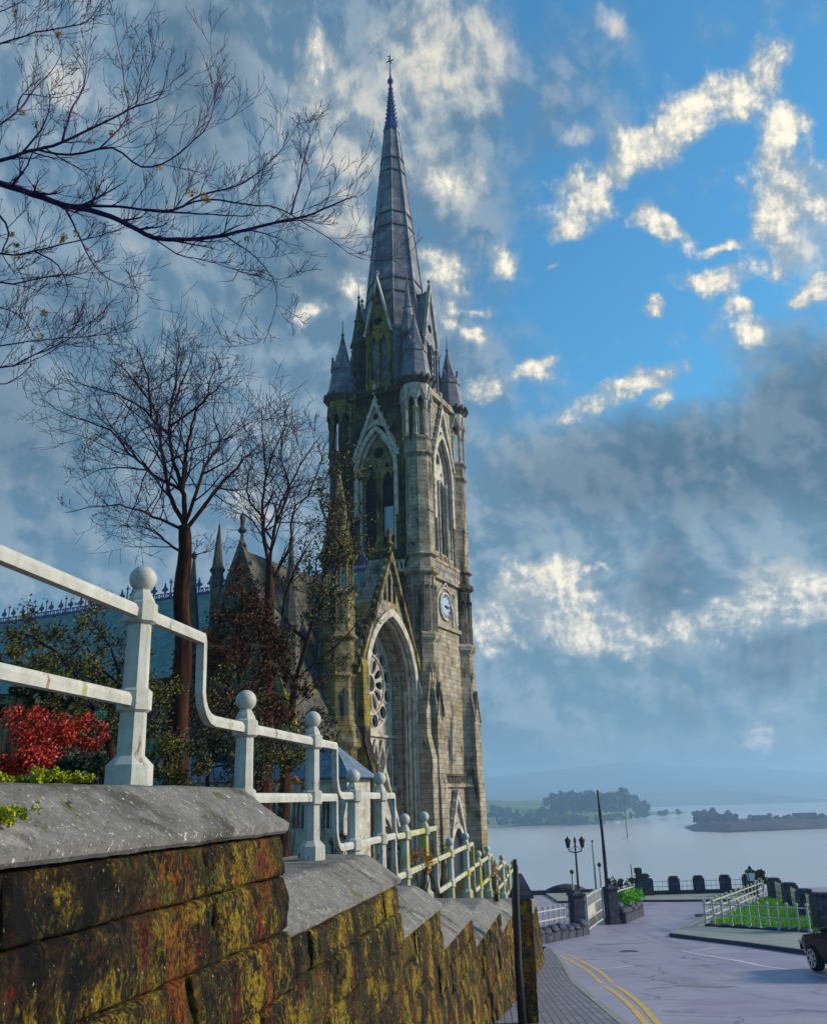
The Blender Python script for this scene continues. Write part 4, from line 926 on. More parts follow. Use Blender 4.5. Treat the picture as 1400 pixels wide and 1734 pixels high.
def limb_tree(name, loc, trunk, trad, limbs, Y0, lr, sub, seed, barkm, twigm, up, label, cat_, dep, rmin=.003, spread=.9, depth=2, kids=4, tips=None, wander=.22, bud=0.0, group=None, lcap=9.0):
    rng = random.Random(seed); t = empty(name, loc, label=label, cat=cat_, group=group)
    b = MB(); tp = refine(trunk, 4); m = len(tp)
    rr = [trad[0] + (trad[1] - trad[0]) * (i / (m - 1)) ** .8 for i in range(m)]
    rr = [q * (1 + .08 * noise.noise(p * 3)) for q, p in zip(rr, tp)]
    b.tube(tp, rr, 18)
    for i, q in enumerate(b.v):
        c = tp[i // 18] if i < 18 * m else Vector(q); dq = Vector(q) - c
        k = 1 + .24 * noise.noise(Vector((math.atan2(dq.y, dq.x) * 1.6, q[2] * .8, seed))) + .07 * noise.noise(Vector(q) * 9) + .5 * max(0, 1 - (q[2] - tp[0].z) / .9) ** 2 * (.5 + .5 * math.cos(5 * math.atan2(dq.y, dq.x)))
        b.v[i] = tuple(c + dq * k)
    local_build(b, 'trunk', barkm, t)
    lb = MB(); tw = MB(); built = list(tp[len(tp) // 2:])
    for L, r0 in limbs:
        P = pix_path(L, Y0, rng, dep)
        if built:
            near_ = min(built, key=lambda e: (e - P[0]).length)
            if (near_ - P[0]).length < .045 * Y0: P[0] = near_.copy()
            else: P.insert(0, near_.copy())
            for k_ in (1, 2): 
                if len(P) > k_ + 1: P[k_] = P[k_] * ((P[k_].y + (near_.y - P[k_].y) * (.6, .3)[k_ - 1]) / P[k_].y)
        P = refine(P, 3); n = len(P)
        P = [q + rvec(rng) * lr * .8 * (0 < i < n - 1) for i, q in enumerate(P)]
        ra = [max(rmin * 1.3, r0 * (1 - .82 * i / (n - 1))) for i in range(n)]
        lb.tube(P, ra, 7); built.extend(P[:-1])
        length = sum((P[i + 1] - P[i]).length for i in range(n - 1)); cnt = max(3, int(length * sub))
        for i in range(cnt):
            f = .12 + .88 * (i + rng.random()) / cnt; k = min(n - 2, int(f * (n - 1))); tt = (P[k + 1] - P[k]).normalized()
            nd = (tt * .75 + rvec(rng) * spread + Vector((0, 0, up))).normalized()
            grow(tw, P[k], nd, min(length * rng.uniform(.22, .48) * (1.15 - .55 * f), lcap * rng.uniform(.35, 1.0)), max(rmin, ra[k] * .55), depth, rng, up, kids, spread, tips, wander, rmin, bud)
    local_build(lb, 'limbs', barkm if trad[0] > .25 and Y0 > 10 else twigm, t); local_build(tw, 'twigs', twigm, t)
    return t
# the round bare tree in the churchyard
A = [([(312, 895), (312, 850), (307, 820), (296, 785), (288, 740), (290, 690), (300, 640), (303, 585)], 0.0612), ([(308, 890), (290, 845), (283, 810), (275, 770), (270, 730), (262, 690), (240, 660), (215, 630), (188, 608)], 0.0540),
     ([(320, 900), (345, 860), (370, 825), (395, 800), (415, 775), (440, 752)], 0.0504), ([(318, 885), (335, 830), (345, 790), (365, 765), (372, 735), (362, 700), (365, 660)], 0.0432), ([(308, 822), (312, 800), (318, 760), (325, 720), (335, 690), (365, 660), (392, 638)], 0.0432),
     ([(302, 835), (262, 805), (235, 780), (215, 765), (195, 735), (165, 720), (110, 700), (72, 676)], 0.0396), ([(308, 898), (270, 880), (245, 868), (215, 857), (170, 857), (112, 868)], 0.0360), ([(300, 945), (285, 920), (270, 905), (240, 892), (185, 890)], 0.0324),
     ([(288, 742), (262, 715), (240, 690), (200, 668), (150, 655), (106, 640)], 0.0324), ([(325, 722), (345, 680), (358, 640), (366, 612)], 0.0288), ([(262, 692), (250, 640), (238, 600), (228, 585)], 0.0288), ([(290, 692), (308, 650), (322, 615), (330, 590)], 0.0288),
     ([(372, 825), (405, 830), (440, 815)], 0.0216), ([(235, 782), (200, 790), (160, 800), (128, 815)], 0.0216), ([(345, 792), (385, 780), (425, 730)], 0.0252), ([(320, 940), (350, 935), (380, 920)], 0.0180)]
tpA = [at(296, 1400, 18), at(299, 1300, 18), at(304, 1200, 18), at(310, 1100, 18), at(308, 1010, 18), at(314, 940, 18), at(313, 890, 18)]
gA = Vector((tpA[0].x, 18, inside_h(tpA[0].x, 18)))
limb_tree('bare_tree', gA, [gA - Vector((.02, 0, .1))] + tpA, (.29, .12), A, 18, .03, 3.6, 11, M['bark'], M['twigs'], .12, 'round crowned bare tree with a red brown trunk in front of the cathedral roof', 'tree', 1.9, .0045, .85, 2, 4, bud=.22)
# a second bare tree behind it
Bl = [([(457, 975), (462, 915), (470, 870), (482, 838), (502, 800), (522, 765), (545, 735)], .07), ([(454, 970), (447, 900), (445, 850), (450, 810), (446, 740), (442, 690)], .07), ([(447, 885), (425, 850), (418, 820), (426, 785), (420, 740)], .045),
      ([(470, 985), (490, 930), (495, 870), (520, 840), (556, 820)], .055), ([(470, 870), (490, 830), (478, 780), (480, 730), (485, 690)], .05), ([(446, 790), (470, 750), (490, 715)], .04), ([(452, 940), (425, 880), (400, 868), (380, 862)], .035), ([(520, 842), (540, 790), (548, 755)], .035), ([(462, 915), (440, 880), (432, 860)], .03)]
tB = [at(447, 1250, 30), at(452, 1100, 30), at(456, 1020, 30), at(457, 960, 30)]; gB = Vector((tB[0].x, 30, inside_h(tB[0].x, 30)))
limb_tree('bare_tree', gB, [gB] + tB, (.36, .13), Bl, 30, .04, 2.5, 23, M['bark'], M['twigs'], .15, 'smaller bare tree standing between the round tree and the cathedral tower', 'tree', 2.2, .0075, .85, 2, 4, bud=.15)
# the near tree whose branches hang into the picture
Cb = [([(-170, 300), (-60, 300), (0, 310), (55, 328), (110, 347), (170, 360), (220, 382), (260, 402), (300, 405), (360, 402), (420, 388), (480, 374), (520, 366), (560, 348), (596, 334)], .036),
      ([(110, 345), (170, 348), (220, 352), (295, 360), (340, 362), (400, 366), (430, 364)], .016), ([(250, 355), (295, 356), (340, 330), (400, 315), (440, 290), (480, 250), (508, 200)], .013), ([(300, 345), (350, 337), (420, 346), (470, 352), (505, 372), (555, 402), (590, 428), (615, 440)], .010),
      ([(498, 368), (505, 320), (515, 270), (525, 230), (515, 200)], .010), ([(-160, 290), (0, 272), (50, 255), (90, 247), (140, 225), (190, 200), (230, 180), (270, 165), (285, 118)], .020), ([(60, 280), (120, 262), (190, 250), (240, 282), (290, 270), (330, 235), (350, 215), (365, 170), (370, 115)], .012),
      ([(-120, 110), (0, 75), (60, 55), (110, 47), (150, 35), (172, 2)], .012), ([(105, 350), (125, 380), (140, 410), (160, 450), (190, 475), (222, 488)], .011), ([(-140, 400), (0, 430), (60, 425), (130, 408), (180, 396), (240, 372)], .013), ([(-130, 600), (0, 622), (60, 600), (120, 572), (150, 545)], .012), ([(-100, 560), (0, 585), (50, 578), (110, 572), (180, 565), (250, 528)], .008),
      ([(-120, 450), (0, 478), (60, 472), (110, 465), (160, 478)], .011), ([(250, 402), (300, 430), (345, 440), (400, 456), (452, 458)], .007), ([(370, 402), (420, 425), (455, 460), (470, 500), (460, 545), (446, 582)], .007), ([(95, 220), (120, 190), (138, 155), (147, 118), (134, 92)], .013), ([(40, 262), (70, 220), (85, 180), (80, 140)], .012), ([(-20, 230), (30, 190), (60, 150), (95, 110), (110, 70)], .012),
      ([(0, 160), (40, 160), (100, 165), (150, 150)], .008), ([(-60, 340), (0, 365), (15, 395), (5, 430), (30, 470)], .014), ([(60, 425), (100, 450), (115, 500), (90, 540)], .009), ([(190, 248), (215, 200), (212, 150), (205, 100), (195, 50)], .008), ([(-60, 30), (0, 20), (50, -5)], .012), ([(-80, 500), (0, 520), (40, 540), (60, 575)], .009), ([(230, 182), (240, 140), (260, 90), (270, 40)], .006), ([(-60, 640), (0, 650), (30, 640), (60, 610)], .008)]
tC = [at(-430, 1500, 7.2), at(-410, 1150, 7.2), at(-360, 800, 7.1), at(-300, 520, 7.0), at(-210, 380, 7.0), at(-150, 300, 7.0)]
gC = Vector((tC[0].x, 7.2, inside_h(tC[0].x, 7.2)))
limb_tree('overhanging_tree', gC, [gC - Vector((0, 0, .2))] + tC, (.24, .05), Cb, 7.0, .006, 5.6, 5, M['bark'], M['twigv'], .22, 'near bare tree leaning in from outside the left edge with violet brown twigs', 'tree', .6, .0021, .62, 2, 4, wander=.20, bud=.30, lcap=.62)
def leafcloud(b, cs, n, size, rng, flat=.6, jit=1.0):
    for _ in range(n):
        c, r = cs[rng.randrange(len(cs))]
        p = Vector(c) + rvec(rng) * (rng.random() ** .45) * (r if not hasattr(r, '__len__') else 1) * jit if not hasattr(r, '__len__') else Vector(c) + Vector([a * q for a, q in zip(rvec(rng) * rng.random() ** .45, r)])
        s = size * rng.uniform(.6, 1.4); x = rvec(rng); y = x.orthogonal().normalized(); z = x.cross(y)
        b.add([p - y * s, p + z * s * flat + x * s * .2, p + y * s, p - z * s * flat + x * s * .2], [[0, 1, 2, 3]])
rngL = random.Random(77)
b = MB(); leafcloud(b, [(at(u, v, 7.0), .035) for u, v in ((330, 325), (270, 283), (350, 340), (345, 332), (110, 400), (105, 405), (30, 432), (420, 405), (70, 570), (190, 227), (155, 240), (30, 415), (75, 530), (165, 320), (60, 212), (320, 328), (255, 300), (60, 320), (20, 395), (12, 425), (130, 395), (40, 190), (100, 60), (25, 20))], 620, .013, rngL)
bt = [o for o in C.objects if o.name == 'overhanging_tree'][0]; local_build(b, 'leaves', M['buds'], bt)
# ivy hung tree against the tower and bushes on the churchyard slope
def leafy(name, pos, Y, limbs, lr, sub, seed, leafm, nleaf, size, label, cat_, trunkpix, trad, cl=.25, up=.1, twigm=None, depth=2, rm=.006, group=None, dep=1.4, spread=1.0, lcap=9.0):
    tips = []
    tp = [at(u, v, Y) for u, v in trunkpix]; gg = Vector((tp[0].x, Y, inside_h(tp[0].x, Y) if pos is None else pos))
    t = limb_tree(name, gg, [gg] + tp if tp[0].z > gg.z else [gg] + tp[1:], trad, limbs, Y, lr, sub, seed, M['bark'], twigm or M['twigs'], up, label, cat_, dep, rm, spread, depth, 4, tips, group=group, lcap=lcap)
    rng = random.Random(seed + 1); b = MB()
    for _ in range(nleaf):
        p = tips[rng.randrange(len(tips))] + rvec(rng) * cl * rng.random()
        s = size * rng.uniform(.55, 1.5); x = rvec(rng); y = x.orthogonal().normalized(); z = x.cross(y)
        b.add([p - y * s, p + z * s * .6 + x * s * .25, p + y * s, p - z * s * .6 + x * s * .25], [[0, 1, 2, 3]])
    local_build(b, 'leaves', leafm, t)
    return t
leafy('ivy_tree', None, 36, [([(500, 1150), (530, 1050), (550, 960), (562, 880), (568, 800)], .10), ([(530, 1050), (565, 980), (585, 900), (592, 830)], .07), ([(520, 1100), (480, 1040), (500, 960), (540, 900)], .08), ([(550, 960), (590, 940), (625, 935)], .04), ([(530, 1030), (570, 1010), (600, 985)], .05),
    ([(500, 1150), (450, 1090), (430, 1030), (450, 980)], .07), ([(505, 1140), (550, 1110), (600, 1060), (615, 1030)], .06), ([(495, 1180), (440, 1160), (420, 1120)], .05), ([(562, 880), (590, 850), (600, 800)], .05), ([(560, 930), (545, 860), (556, 800)], .05)], .05, 1.5, 31, M['olive'], 6500, .052,
    'tall ivy hung tree with sparse olive leaves rising against the dark side of the tower', 'tree', [(482, 1330), (490, 1240), (500, 1150)], (.30, .12), .35, .10, M['twigs'], 2, .009, lcap=2.0)
leafy('leafy_bush', None, 27, [([(420, 1250), (405, 1150), (400, 1080), (415, 1000)], .06), ([(415, 1220), (450, 1150), (480, 1100)], .05), ([(410, 1230), (370, 1170), (350, 1110)], .05), ([(420, 1250), (470, 1220), (520, 1180)], .045), ([(405, 1150), (430, 1060), (440, 1000)], .05), ([(415, 1240), (380, 1210), (335, 1190)], .04)], .04, 2.2, 37, M['darkred'], 11000, .05,
    'dark straggling bush with red brown stems between the two bare trees', 'bush', [(425, 1340), (420, 1250)], (.16, .08), .3, .05, M['bark'], 2, .007)
leafy('twiggy_bush', None, 13, [([(180, 1260), (150, 1180), (110, 1120), (60, 1080), (20, 1070)], .035), ([(190, 1240), (200, 1160), (190, 1100), (160, 1060)], .035), ([(185, 1250), (220, 1180), (235, 1120), (240, 1070)], .03), ([(150, 1180), (100, 1170), (50, 1170)], .025), ([(200, 1160), (160, 1120), (130, 1060)], .025), ([(180, 1260), (120, 1230), (70, 1210)], .025), ([(235, 1260), (270, 1200), (262, 1130)], .03)], .02, 4.5, 41, M['olive'], 9500, .023,
    'tangled twiggy bush with olive leaves seen through the nearest railing', 'bush', [(190, 1330), (185, 1260)], (.09, .05), .17, -.05, M['twigs'], 2, .004, dep=.9)
leafy('twiggy_bush', None, 24, [([(350, 1300), (360, 1230), (390, 1190), (430, 1180)], .04), ([(360, 1260), (400, 1250), (450, 1250), (500, 1240)], .035), ([(350, 1290), (330, 1230), (345, 1170)], .04), ([(380, 1300), (430, 1290), (480, 1290)], .03)], .03, 3.0, 43, M['olive'], 3600, .035,
    'low twiggy bush behind the second and third railing posts', 'bush', [(352, 1380), (352, 1300)], (.09, .05), .2, 0, M['twigs'], 2, .006, dep=1.0)
def bush(name, u, v, Y, ru, rv, leafm, n, size, seed, label, cat_, extra=None, stem=True, down=None):
    rng = random.Random(seed); c = at(u, v, Y); k = Y / 1560; rx, rzz = ru * k, rv * k
    zb = inside_h(c.x, c.y) if down is None else c.z - rzz - down
    t = empty(name, (c.x, c.y, zb), label=label, cat=cat_); b = MB()
    cs = []
    for _ in range(26):
        d = rvec(rng); cs.append((c + Vector((d.x * rx * .75, d.y * rx * .6, d.z * rzz * .75)), min(rx, rzz) * rng.uniform(.25, .5)))
    leafcloud(b, cs, n, size, rng); local_build(b, 'foliage', leafm, t)
    if name == 'azalea_bush': b = MB(); leafcloud(b, cs, n // 3, size, rng); local_build(b, 'leaves', M['darkred'], t)
    b = MB()
    for _ in range(9):
        d = rvec(rng); q = c + Vector((d.x * rx * .8, d.y * rx * .6, d.z * rzz * .5)); r0 = Vector((c.x + rng.uniform(-.06, .06), c.y, zb)); b.tube([r0, r0.lerp(q, .5) + rvec(rng) * .03, q], [.012, .009, .004], 5)
    local_build(b, 'stems', M['bark'], t)
    if extra:
        b = MB(); leafcloud(b, cs, extra[1], extra[2], rng); local_build(b, extra[3], extra[0], t)
    return t
for i, (u, v, Y, ru, rv, n, sz, mt, lab) in enumerate(((300, 1290, 15, 60, 45, 3200, .026, 'olive', 'rounded olive brown shrub around the foot of the round bare tree'), (390, 1285, 21, 55, 50, 3000, .036, 'dgreen', 'dark green shrub seen through the gap between the first two steps of the railing'),
    (480, 1262, 26, 60, 45, 3000, .042, 'olive', 'olive shrub above the low lodge behind the third post'), (420, 1215, 33, 80, 60, 3200, .06, 'darkred', 'large dark red brown shrub beneath the smaller bare tree'), (120, 1170, 17, 95, 55, 3600, .034, 'olive', 'wide olive shrub seen between the two rails left of the nearest post'),
    (40, 1110, 21, 70, 40, 1800, .04, 'olive', 'loose olive shrub against the green roof at the left edge'), (345, 1130, 28, 55, 70, 2600, .05, 'darkred', 'upright dark red shrub just right of the round tree trunk'), (540, 1235, 34, 40, 42, 1600, .05, 'dgreen', 'dark shrub beside the lodge roof under the front turret'), (230, 1215, 15, 45, 60, 2000, .028, 'dgreen', 'dark shrub directly behind the nearest railing post'))):
    bush('shrub', u, v, Y, ru, rv, M[mt], n, sz, 500 + i, lab, 'shrub')
bush('azalea_bush', 36, 1260, 6.3, 105, 62, M['reddish'], 6500, .0115, 3, 'scarlet flowering bush with pink petals behind the mossy coping', 'bush', (M['pinkish'], 420, .009, 'blossom'))
bush('azalea_bush', 150, 1245, 7.2, 34, 40, M['reddish'], 700, .014, 4, 'small spray of red leaves to the right of the large scarlet bush', 'bush')
bush('evergreen_shrub', 135, 1312, 5.6, 75, 42, M['dgreen'], 3000, .014, 6, 'low dark evergreen shrub beneath the scarlet bush', 'shrub')
bush('evergreen_shrub', 30, 1190, 9.5, 120, 26, M['dgreen'], 2600, .03, 61, 'long dark evergreen shrub spreading above the scarlet bush', 'shrub')
bush('teal_shrub', 167, 1225, 8.0, 13, 28, M['tealleaf'], 420, .015, 8, 'small upright teal green shrub beside the near railing post', 'shrub')
bush('orange_plant', 196, 1308, 4.9, 18, 24, M['orangep'], 380, .013, 9, 'orange leaved plant at the foot of the nearest railing post', 'plant')
for i, (u, v, Y, ru, rv, lab) in enumerate(((712, 1462, 13.2, 26, 22, 'rust coloured fern tuft beside the yellow stained post'), (668, 1430, 14.5, 22, 18, 'ochre weed tuft behind the sixth railing post'), (745, 1440, 20, 16, 24, 'rusty weed tuft low against the tower buttress'), (838, 1478, 21, 9, 14, 'small yellow weed growing on the far coping'), (470, 1390, 16, 18, 22, 'small dark green weed clump below the lower rail'), (576, 1425, 11.5, 20, 14, 'dark green weed clump beside the drop of the lower rail'))):
    bush('weed_tuft', u, v, Y, ru, rv, M['orangep'] if i in (0, 3) else M['dgreen'], 420, .016, 90 + i, lab, 'weed')
b = MB()
rngL = random.Random(12)
def moss(s, w, z, rx, h, n, seed, label):
    rng = random.Random(seed); c = wl(s, w, z); b = MB(); cs = []
    for _ in range(16): cs.append((c + wt * rng.uniform(-rx, rx) + wn * rng.uniform(-.05, .04) + Vector((0, 0, rng.uniform(0, h * .8))), rng.uniform(.010, .022)))
    leafcloud(b, cs, n, .0052, rng, .8)
    o = local_build(b, 'moss_cushion', M['moss'], empty_none := type('E', (), {'location': c})()) if False else None
    L = c; b.v = [tuple(Vector(q) - L) for q in b.v]; o = b.build('moss_cushion', M['moss']); o.location = c
    tag(o, label, 'moss', 'moss cushions on the wall coping')
for j, (s, w, z, rx, h, n, lab) in enumerate(((3.22, -.33, .10, .20, .030, 2200, 'long yellow green moss cushion on the coping below the scarlet bush'), (3.42, -.31, .10, .07, .055, 1000, 'tall tufted moss cushion in the middle of the mossy coping edge'), (3.58, -.29, .10, .09, .035, 900, 'moss cushion nearest the railing post on the first coping'),
    (2.83, -.05, -.03, .06, .045, 800, 'moss cushion low on the front slope of the first coping at the picture edge'))):
    moss(s, w, z, rx, h, n, 200 + j, lab)
#SECTION5
# ------------------------------------------------------------------ low stone lodge between the churchyard and the cathedral
c = at(588, 1400, 58); t = empty('stone_lodge', (c.x, c.y, -7.3), CA, label='low pale stone lodge with lancet windows and a blue slate roof', cat='lodge')
Lf = lambda a, z, d: (-d, a, z)                # local x towards south, y towards east; front looks north-west
zt = at(602, 1316, 58).z + 7.3
b = MB(); wins = []
for g_ in (1.4, 3.6, 5.8, 8.0, 10.2):
    for o in (-.32, 0, .32): wins.append(arch(g_ + o, .12, zt - 3.0, zt - 1.3, .35, 4))
b.panel(Lf, [rect(0, 13, -.5, zt)] + wins, -.4, 0); b.box(.4, 3, 0, .4, -.5, zt); b.box(2.6, 3, .4, 13, -.5, zt)
for a in (0, 2.5, 4.7, 6.9, 9.1, 11.6): buttress(b, Lf, a - .01 if a == 0 else a - .2, a + .3, [(-.5, -.2), (-.5, .5), (zt - 2.4, .45), (zt - 1.3, .02), (zt - 1.3, -.2)])
b.box(-.18, 0, -.15, 13, zt - .25, zt)
b.build('wall', M['trim'], t)
b = MB(); b.panel(Lf, [rect(.4, 12.8, zt - 3.2, zt - .8)], -.5, -.45); b.build('window_glass', M['dark_open'], t)
b = MB(); b.add([(-.45, -.45, zt), (3.3, -.45, zt), (3.3, 13.4, zt), (-.45, 13.4, zt), (1.5, 1.8, zt + 2.2), (1.5, 13.4, zt + 2.2)], [[0, 1, 4], [1, 2, 5, 4], [0, 4, 5, 3], [2, 3, 5]]); b.add([(-.45, -.45, zt - .06), (3.3, -.45, zt - .06), (3.3, 13.4, zt - .06), (-.45, 13.4, zt - .06)], [[0, 1, 2, 3]]); b.build('roof', M['blueslate'], t)
bush('autumn_hedge', 478, 1328, 50, 62, 12, M['orangep'], 1500, .07, 71, 'orange brown beech hedge above the pale lodge wall', 'hedge', None, True, 1.5)

# ------------------------------------------------------------------ street furniture at the foot of the hill
def W_(o, x, y, z): return o + Vector((x, y, z))
# twin lantern lamp post
p = at(980, 1520, 60); p.z = zr(60) + .02; topz = at(967, 1417, 60).z
t = empty('street_lamp', p, label='dark twin lantern street lamp beyond the white gate', cat='street lamp'); h = topz - p.z
b = MB(); b.frus(0, 0, [(0, .2), (.5, .17), (.6, .1), (1.2, .09), (1.3, .13), (1.4, .075), (h - .35, .05), (h - .3, .09), (h - .1, .06), (h, .02)], 10); b.tube([(-.45, 0, h - .62), (-.38, 0, h - .86), (0, 0, h - .96), (.38, 0, h - .86), (.45, 0, h - .62)], .035, 6); b.tube([(-.36, 0, h - .8), (0, 0, h - .5), (.36, 0, h - .8)], .02, 5)
b.build('column', M['black'], t)
for s in (-1, 1):
    b = MB(); b.frus(s * .45, 0, [(h - .66, .1), (h - .6, .14), (h - .58, .12), (h - .22, .19), (h - .2, .23), (h - .06, .08), (h + .05, .02)], 6); b.build('lantern', M['black'], t)
# tall leaning pole, slim white poles
q0 = at(1028, 1512, 62); q1 = at(1022, 1440, 62); q2 = at(1017, 1390, 62); q3 = at(1011, 1338, 62); q0.z = zr(62) - .1
b = MB(); b.tube(refine([q0, q1, q2, q3], 4), [.12] * 5 + [.1] * 5 + [.07] * 3, 8); tag(b.build('utility_pole', M['black']), 'tall dark leaning utility pole, the tallest pole on the harbour side', 'pole')
for u, v0, v1, Y, nm, lab in ((1010, 1520, 1426, 58, 'flag_pole', 'slim pale flag pole just to the left of the leaning pole'), (1019, 1520, 1466, 58, 'sign_post', 'short pale sign post close to the foot of the leaning pole'), (971, 1520, 1478, 59, 'marker_post', 'short white marker post with a dark knob beside the twin lantern lamp')):
    q0 = at(u, v0, Y); q1 = at(u, v1, Y); t = empty(nm, (q0.x, Y, zr(Y)), label=lab, cat='post'); hh = q1.z - zr(Y)
    b = MB(); b.frus(0, 0, [(0, .08), (hh - .3, .05), (hh, .045)], 8); b.build('pole', M['white'], t); b = MB(); b.ball((0, 0, hh + .06), .13 if nm != 'flag_pole' else .07, 8, 6); b.build('knob', M['black'], t)
# white railings and dark boulder walls along the left of the road beyond the stepped wall
def fence_run(t, pts, h, npost, rails=(.95, .5), mat=None, r=.035, zoff=0.0, dens=1):
    m = mat or M['white']; n = len(pts); 
    for i in range(n):
        x, y = pts[i]; z = zr(y) + zoff; o = Vector(t.location)
        b = MB(); b.frus(x - o.x, y - o.y, [(z - o.z - .05, r * 1.9), (z - o.z + .08, r * 1.8), (z - o.z + .12, r), (z - o.z + h, r), (z - o.z + h + .03, r * 1.7), (z - o.z + h + .09, r * 1.7), (z - o.z + h + .13, r * .5)], 8); b.build('post', m, t)
    for f in rails:
        b = MB()
        for (x0, y0), (x1, y1) in zip(pts, pts[1:]): b.bar(Vector((x0, y0, zr(y0) + zoff + h * f)) - o, Vector((x1, y1, zr(y1) + zoff + h * f)) - o, .05, .055)
        b.build('rail', m, t)
def lerp2(a, b, n): return [(a[0] + (b[0] - a[0]) * i / n, a[1] + (b[1] - a[1]) * i / n) for i in range(n + 1)]
def boulderwall(name, a, b_, h, th, label, seed, mat=None):
    rng = random.Random(seed); o = Vector((*a, zr(a[1]))); L = (Vector(b_) - Vector(a)).length; n = max(4, int(L / .7)); b = MB()
    P = lerp2(a, b_, n)
    for i in range(n):
        mx, my = (P[i][0] + P[i + 1][0]) / 2, (P[i][1] + P[i + 1][1]) / 2; z = zr(my) - o.z
        ang = math.atan2(b_[1] - a[1], b_[0] - a[0]); Mx = Matrix.Translation((mx - o.x, my - o.y, z)) @ Matrix.Rotation(ang, 4, 'Z')
        l = L / n; hh = h * rng.uniform(.85, 1.12)
        b.box(-l * .52, l * .52, -th / 2, th / 2, -.1, hh * .62, Mx, .05)
        bm = bmesh.new(); bmesh.ops.create_icosphere(bm, subdivisions=2, radius=1)
        for q in bm.verts:
            k = 1 + .18 * noise.noise(q.co * 1.7 + Vector((i * 3.1, seed, 0))); q.co = Vector((q.co.x * l * .5 * k, q.co.y * th * .6 * k, q.co.z * hh * .34 * k + hh * .68))
        bm.verts.index_update(); b.add([q.co.copy() for q in bm.verts], [[q.index for q in f.verts] for f in bm.faces], False, Mx); bm.free()
    ob = b.build(name, mat or M['darkstone'], loc=o); return tag(ob, label, 'wall')
g0 = gp(908, 1598).xy; g1 = gp(990, 1582).xy
boulderwall('boulder_wall', tuple(g0 + Vector((-.6, -1.2))), tuple(g1), .62, .5, 'low dark boulder topped wall between the pointed pier and the white gate', 3)
f0 = Vector((g0.x - .3, g0.y + .4)); f1 = Vector((g1.x - .5, g1.y + .9))
t = empty('garden_railing', (f0.x, f0.y, zr(f0.y)), label='delicate white railing behind the dark boulder wall left of the gate', cat='railing'); fence_run(t, lerp2(tuple(f0), tuple(f1), 8), 1.15, 9, (.95, .62, .3), None, .03)
def pier(name, x, y, w, h, label, cap=.06, mat=None):
    t = empty(name, (x, y, zr(y)), .3, label=label, cat='gate pier'); b = MB(); b.box(-w / 2, w / 2, -w / 2, w / 2, -.1, h, None, .02); b.box(-w / 2 - .03, w / 2 + .03, -w / 2 - .03, w / 2 + .03, -.1, .25, None, .02); b.build('shaft', mat or M['darkstone'], t)
    b = MB(); b.box(-w / 2 - cap, w / 2 + cap, -w / 2 - cap, w / 2 + cap, h + .002, h + .12, None, .03); b.frus(0, 0, [(h + .12, w * .62), (h + .25, w * .2)], 4, math.pi / 4); b.build('cap', mat or M['darkstone'], t); return t
q = gp(985, 1580); pier('gate_pier', q.x - .1, q.y + .3, .58, 1.55, 'dark square gate pier on the left side of the white gate')
q2 = gp(1031, 1566); pier('gate_pier', q2.x + .25, q2.y + .3, .55, 1.6, 'dark square gate pier on the right side of the white gate')
ga = Vector((q.x + .35, q.y + .3)); gb = Vector((q2.x - .2, q2.y + .2)); n = (gb - ga).length; an = math.atan2(gb.y - ga.y, gb.x - ga.x)
t = empty('white_gate', (ga.x, ga.y, zr(ga.y)), an, label='white painted vertical bar gate standing closed between two dark piers', cat='gate')
b = MB(); dzg = (zr(gb.y) - zr(ga.y)) * 0
for z in (.12, .55, 1.05, 1.5): b.box(0, n, -.025, .025, z - .03, z + .03)
for x in (0.03, n / 2, n - .03): b.box(x - .04, x + .04, -.035, .035, .05, 1.6)
b.build('frame', M['white'], t); b = MB()
k = 0
while k < n / .13: b.tube([(k * .13, 0, .1), (k * .13, 0, 1.5 + .12 * math.sin(math.pi * k * .13 / n))], .014, 5); k += 1
b.build('bars', M['white'], t)
b = MB(); b.box(.08, n * .5, -.012, .012, .6, 1.02); b.build('mesh_panel', M['white'], t)
h0 = Vector((q2.x + .7, q2.y + .4)); h1 = gp(1083, 1550).xy
boulderwall('planter_wall', tuple(h0), tuple(h1), .8, .5, 'dark planter wall with a white fence and green plants on top', 9)
t = empty('planter_fence', (h0.x, h0.y, zr(h0.y)), label='short white picket fence on top of the dark planter wall', cat='fence'); fence_run(t, [(x - .1, y + .5) for x, y in lerp2(tuple(h0), tuple(h1), 5)], .75, 6, (.95, .5), None, .04, .75)
rngP = random.Random(55)
for i in range(5):
    x, y = lerp2(tuple(h0), tuple(h1), 5)[i]; x += .35; y += .6
    c = Vector((x, y, zr(y) + 1.1)); b = MB(); leafcloud(b, [(c + rvec(rngP) * .2, .25) for _ in range(6)], 260, .07, rngP); b.v = [tuple(Vector(qq) - c) for qq in b.v]
    tag(b.build('planter_plant', M['grass'], loc=c), 'bright green leafy plant in the planter behind the short white fence', 'plant', 'green plants in the dark planter')
for i, (u, v, Y, r, nm, lab) in enumerate(((1036, 1497, 57, 9, 'dark_shrub', 'dark clipped shrub at the foot of the leaning pole'), (1052, 1500, 58, 8, 'dark_shrub', 'small dark shrub in the middle of the planter'), (1066, 1499, 58.5, 9, 'dark_shrub', 'dark shrub at the harbour end of the planter'))):
    bush(nm, u, v, Y, r, 11, M['dgreen'], 500, .06, 300 + i, lab, 'shrub', None, True, .6)
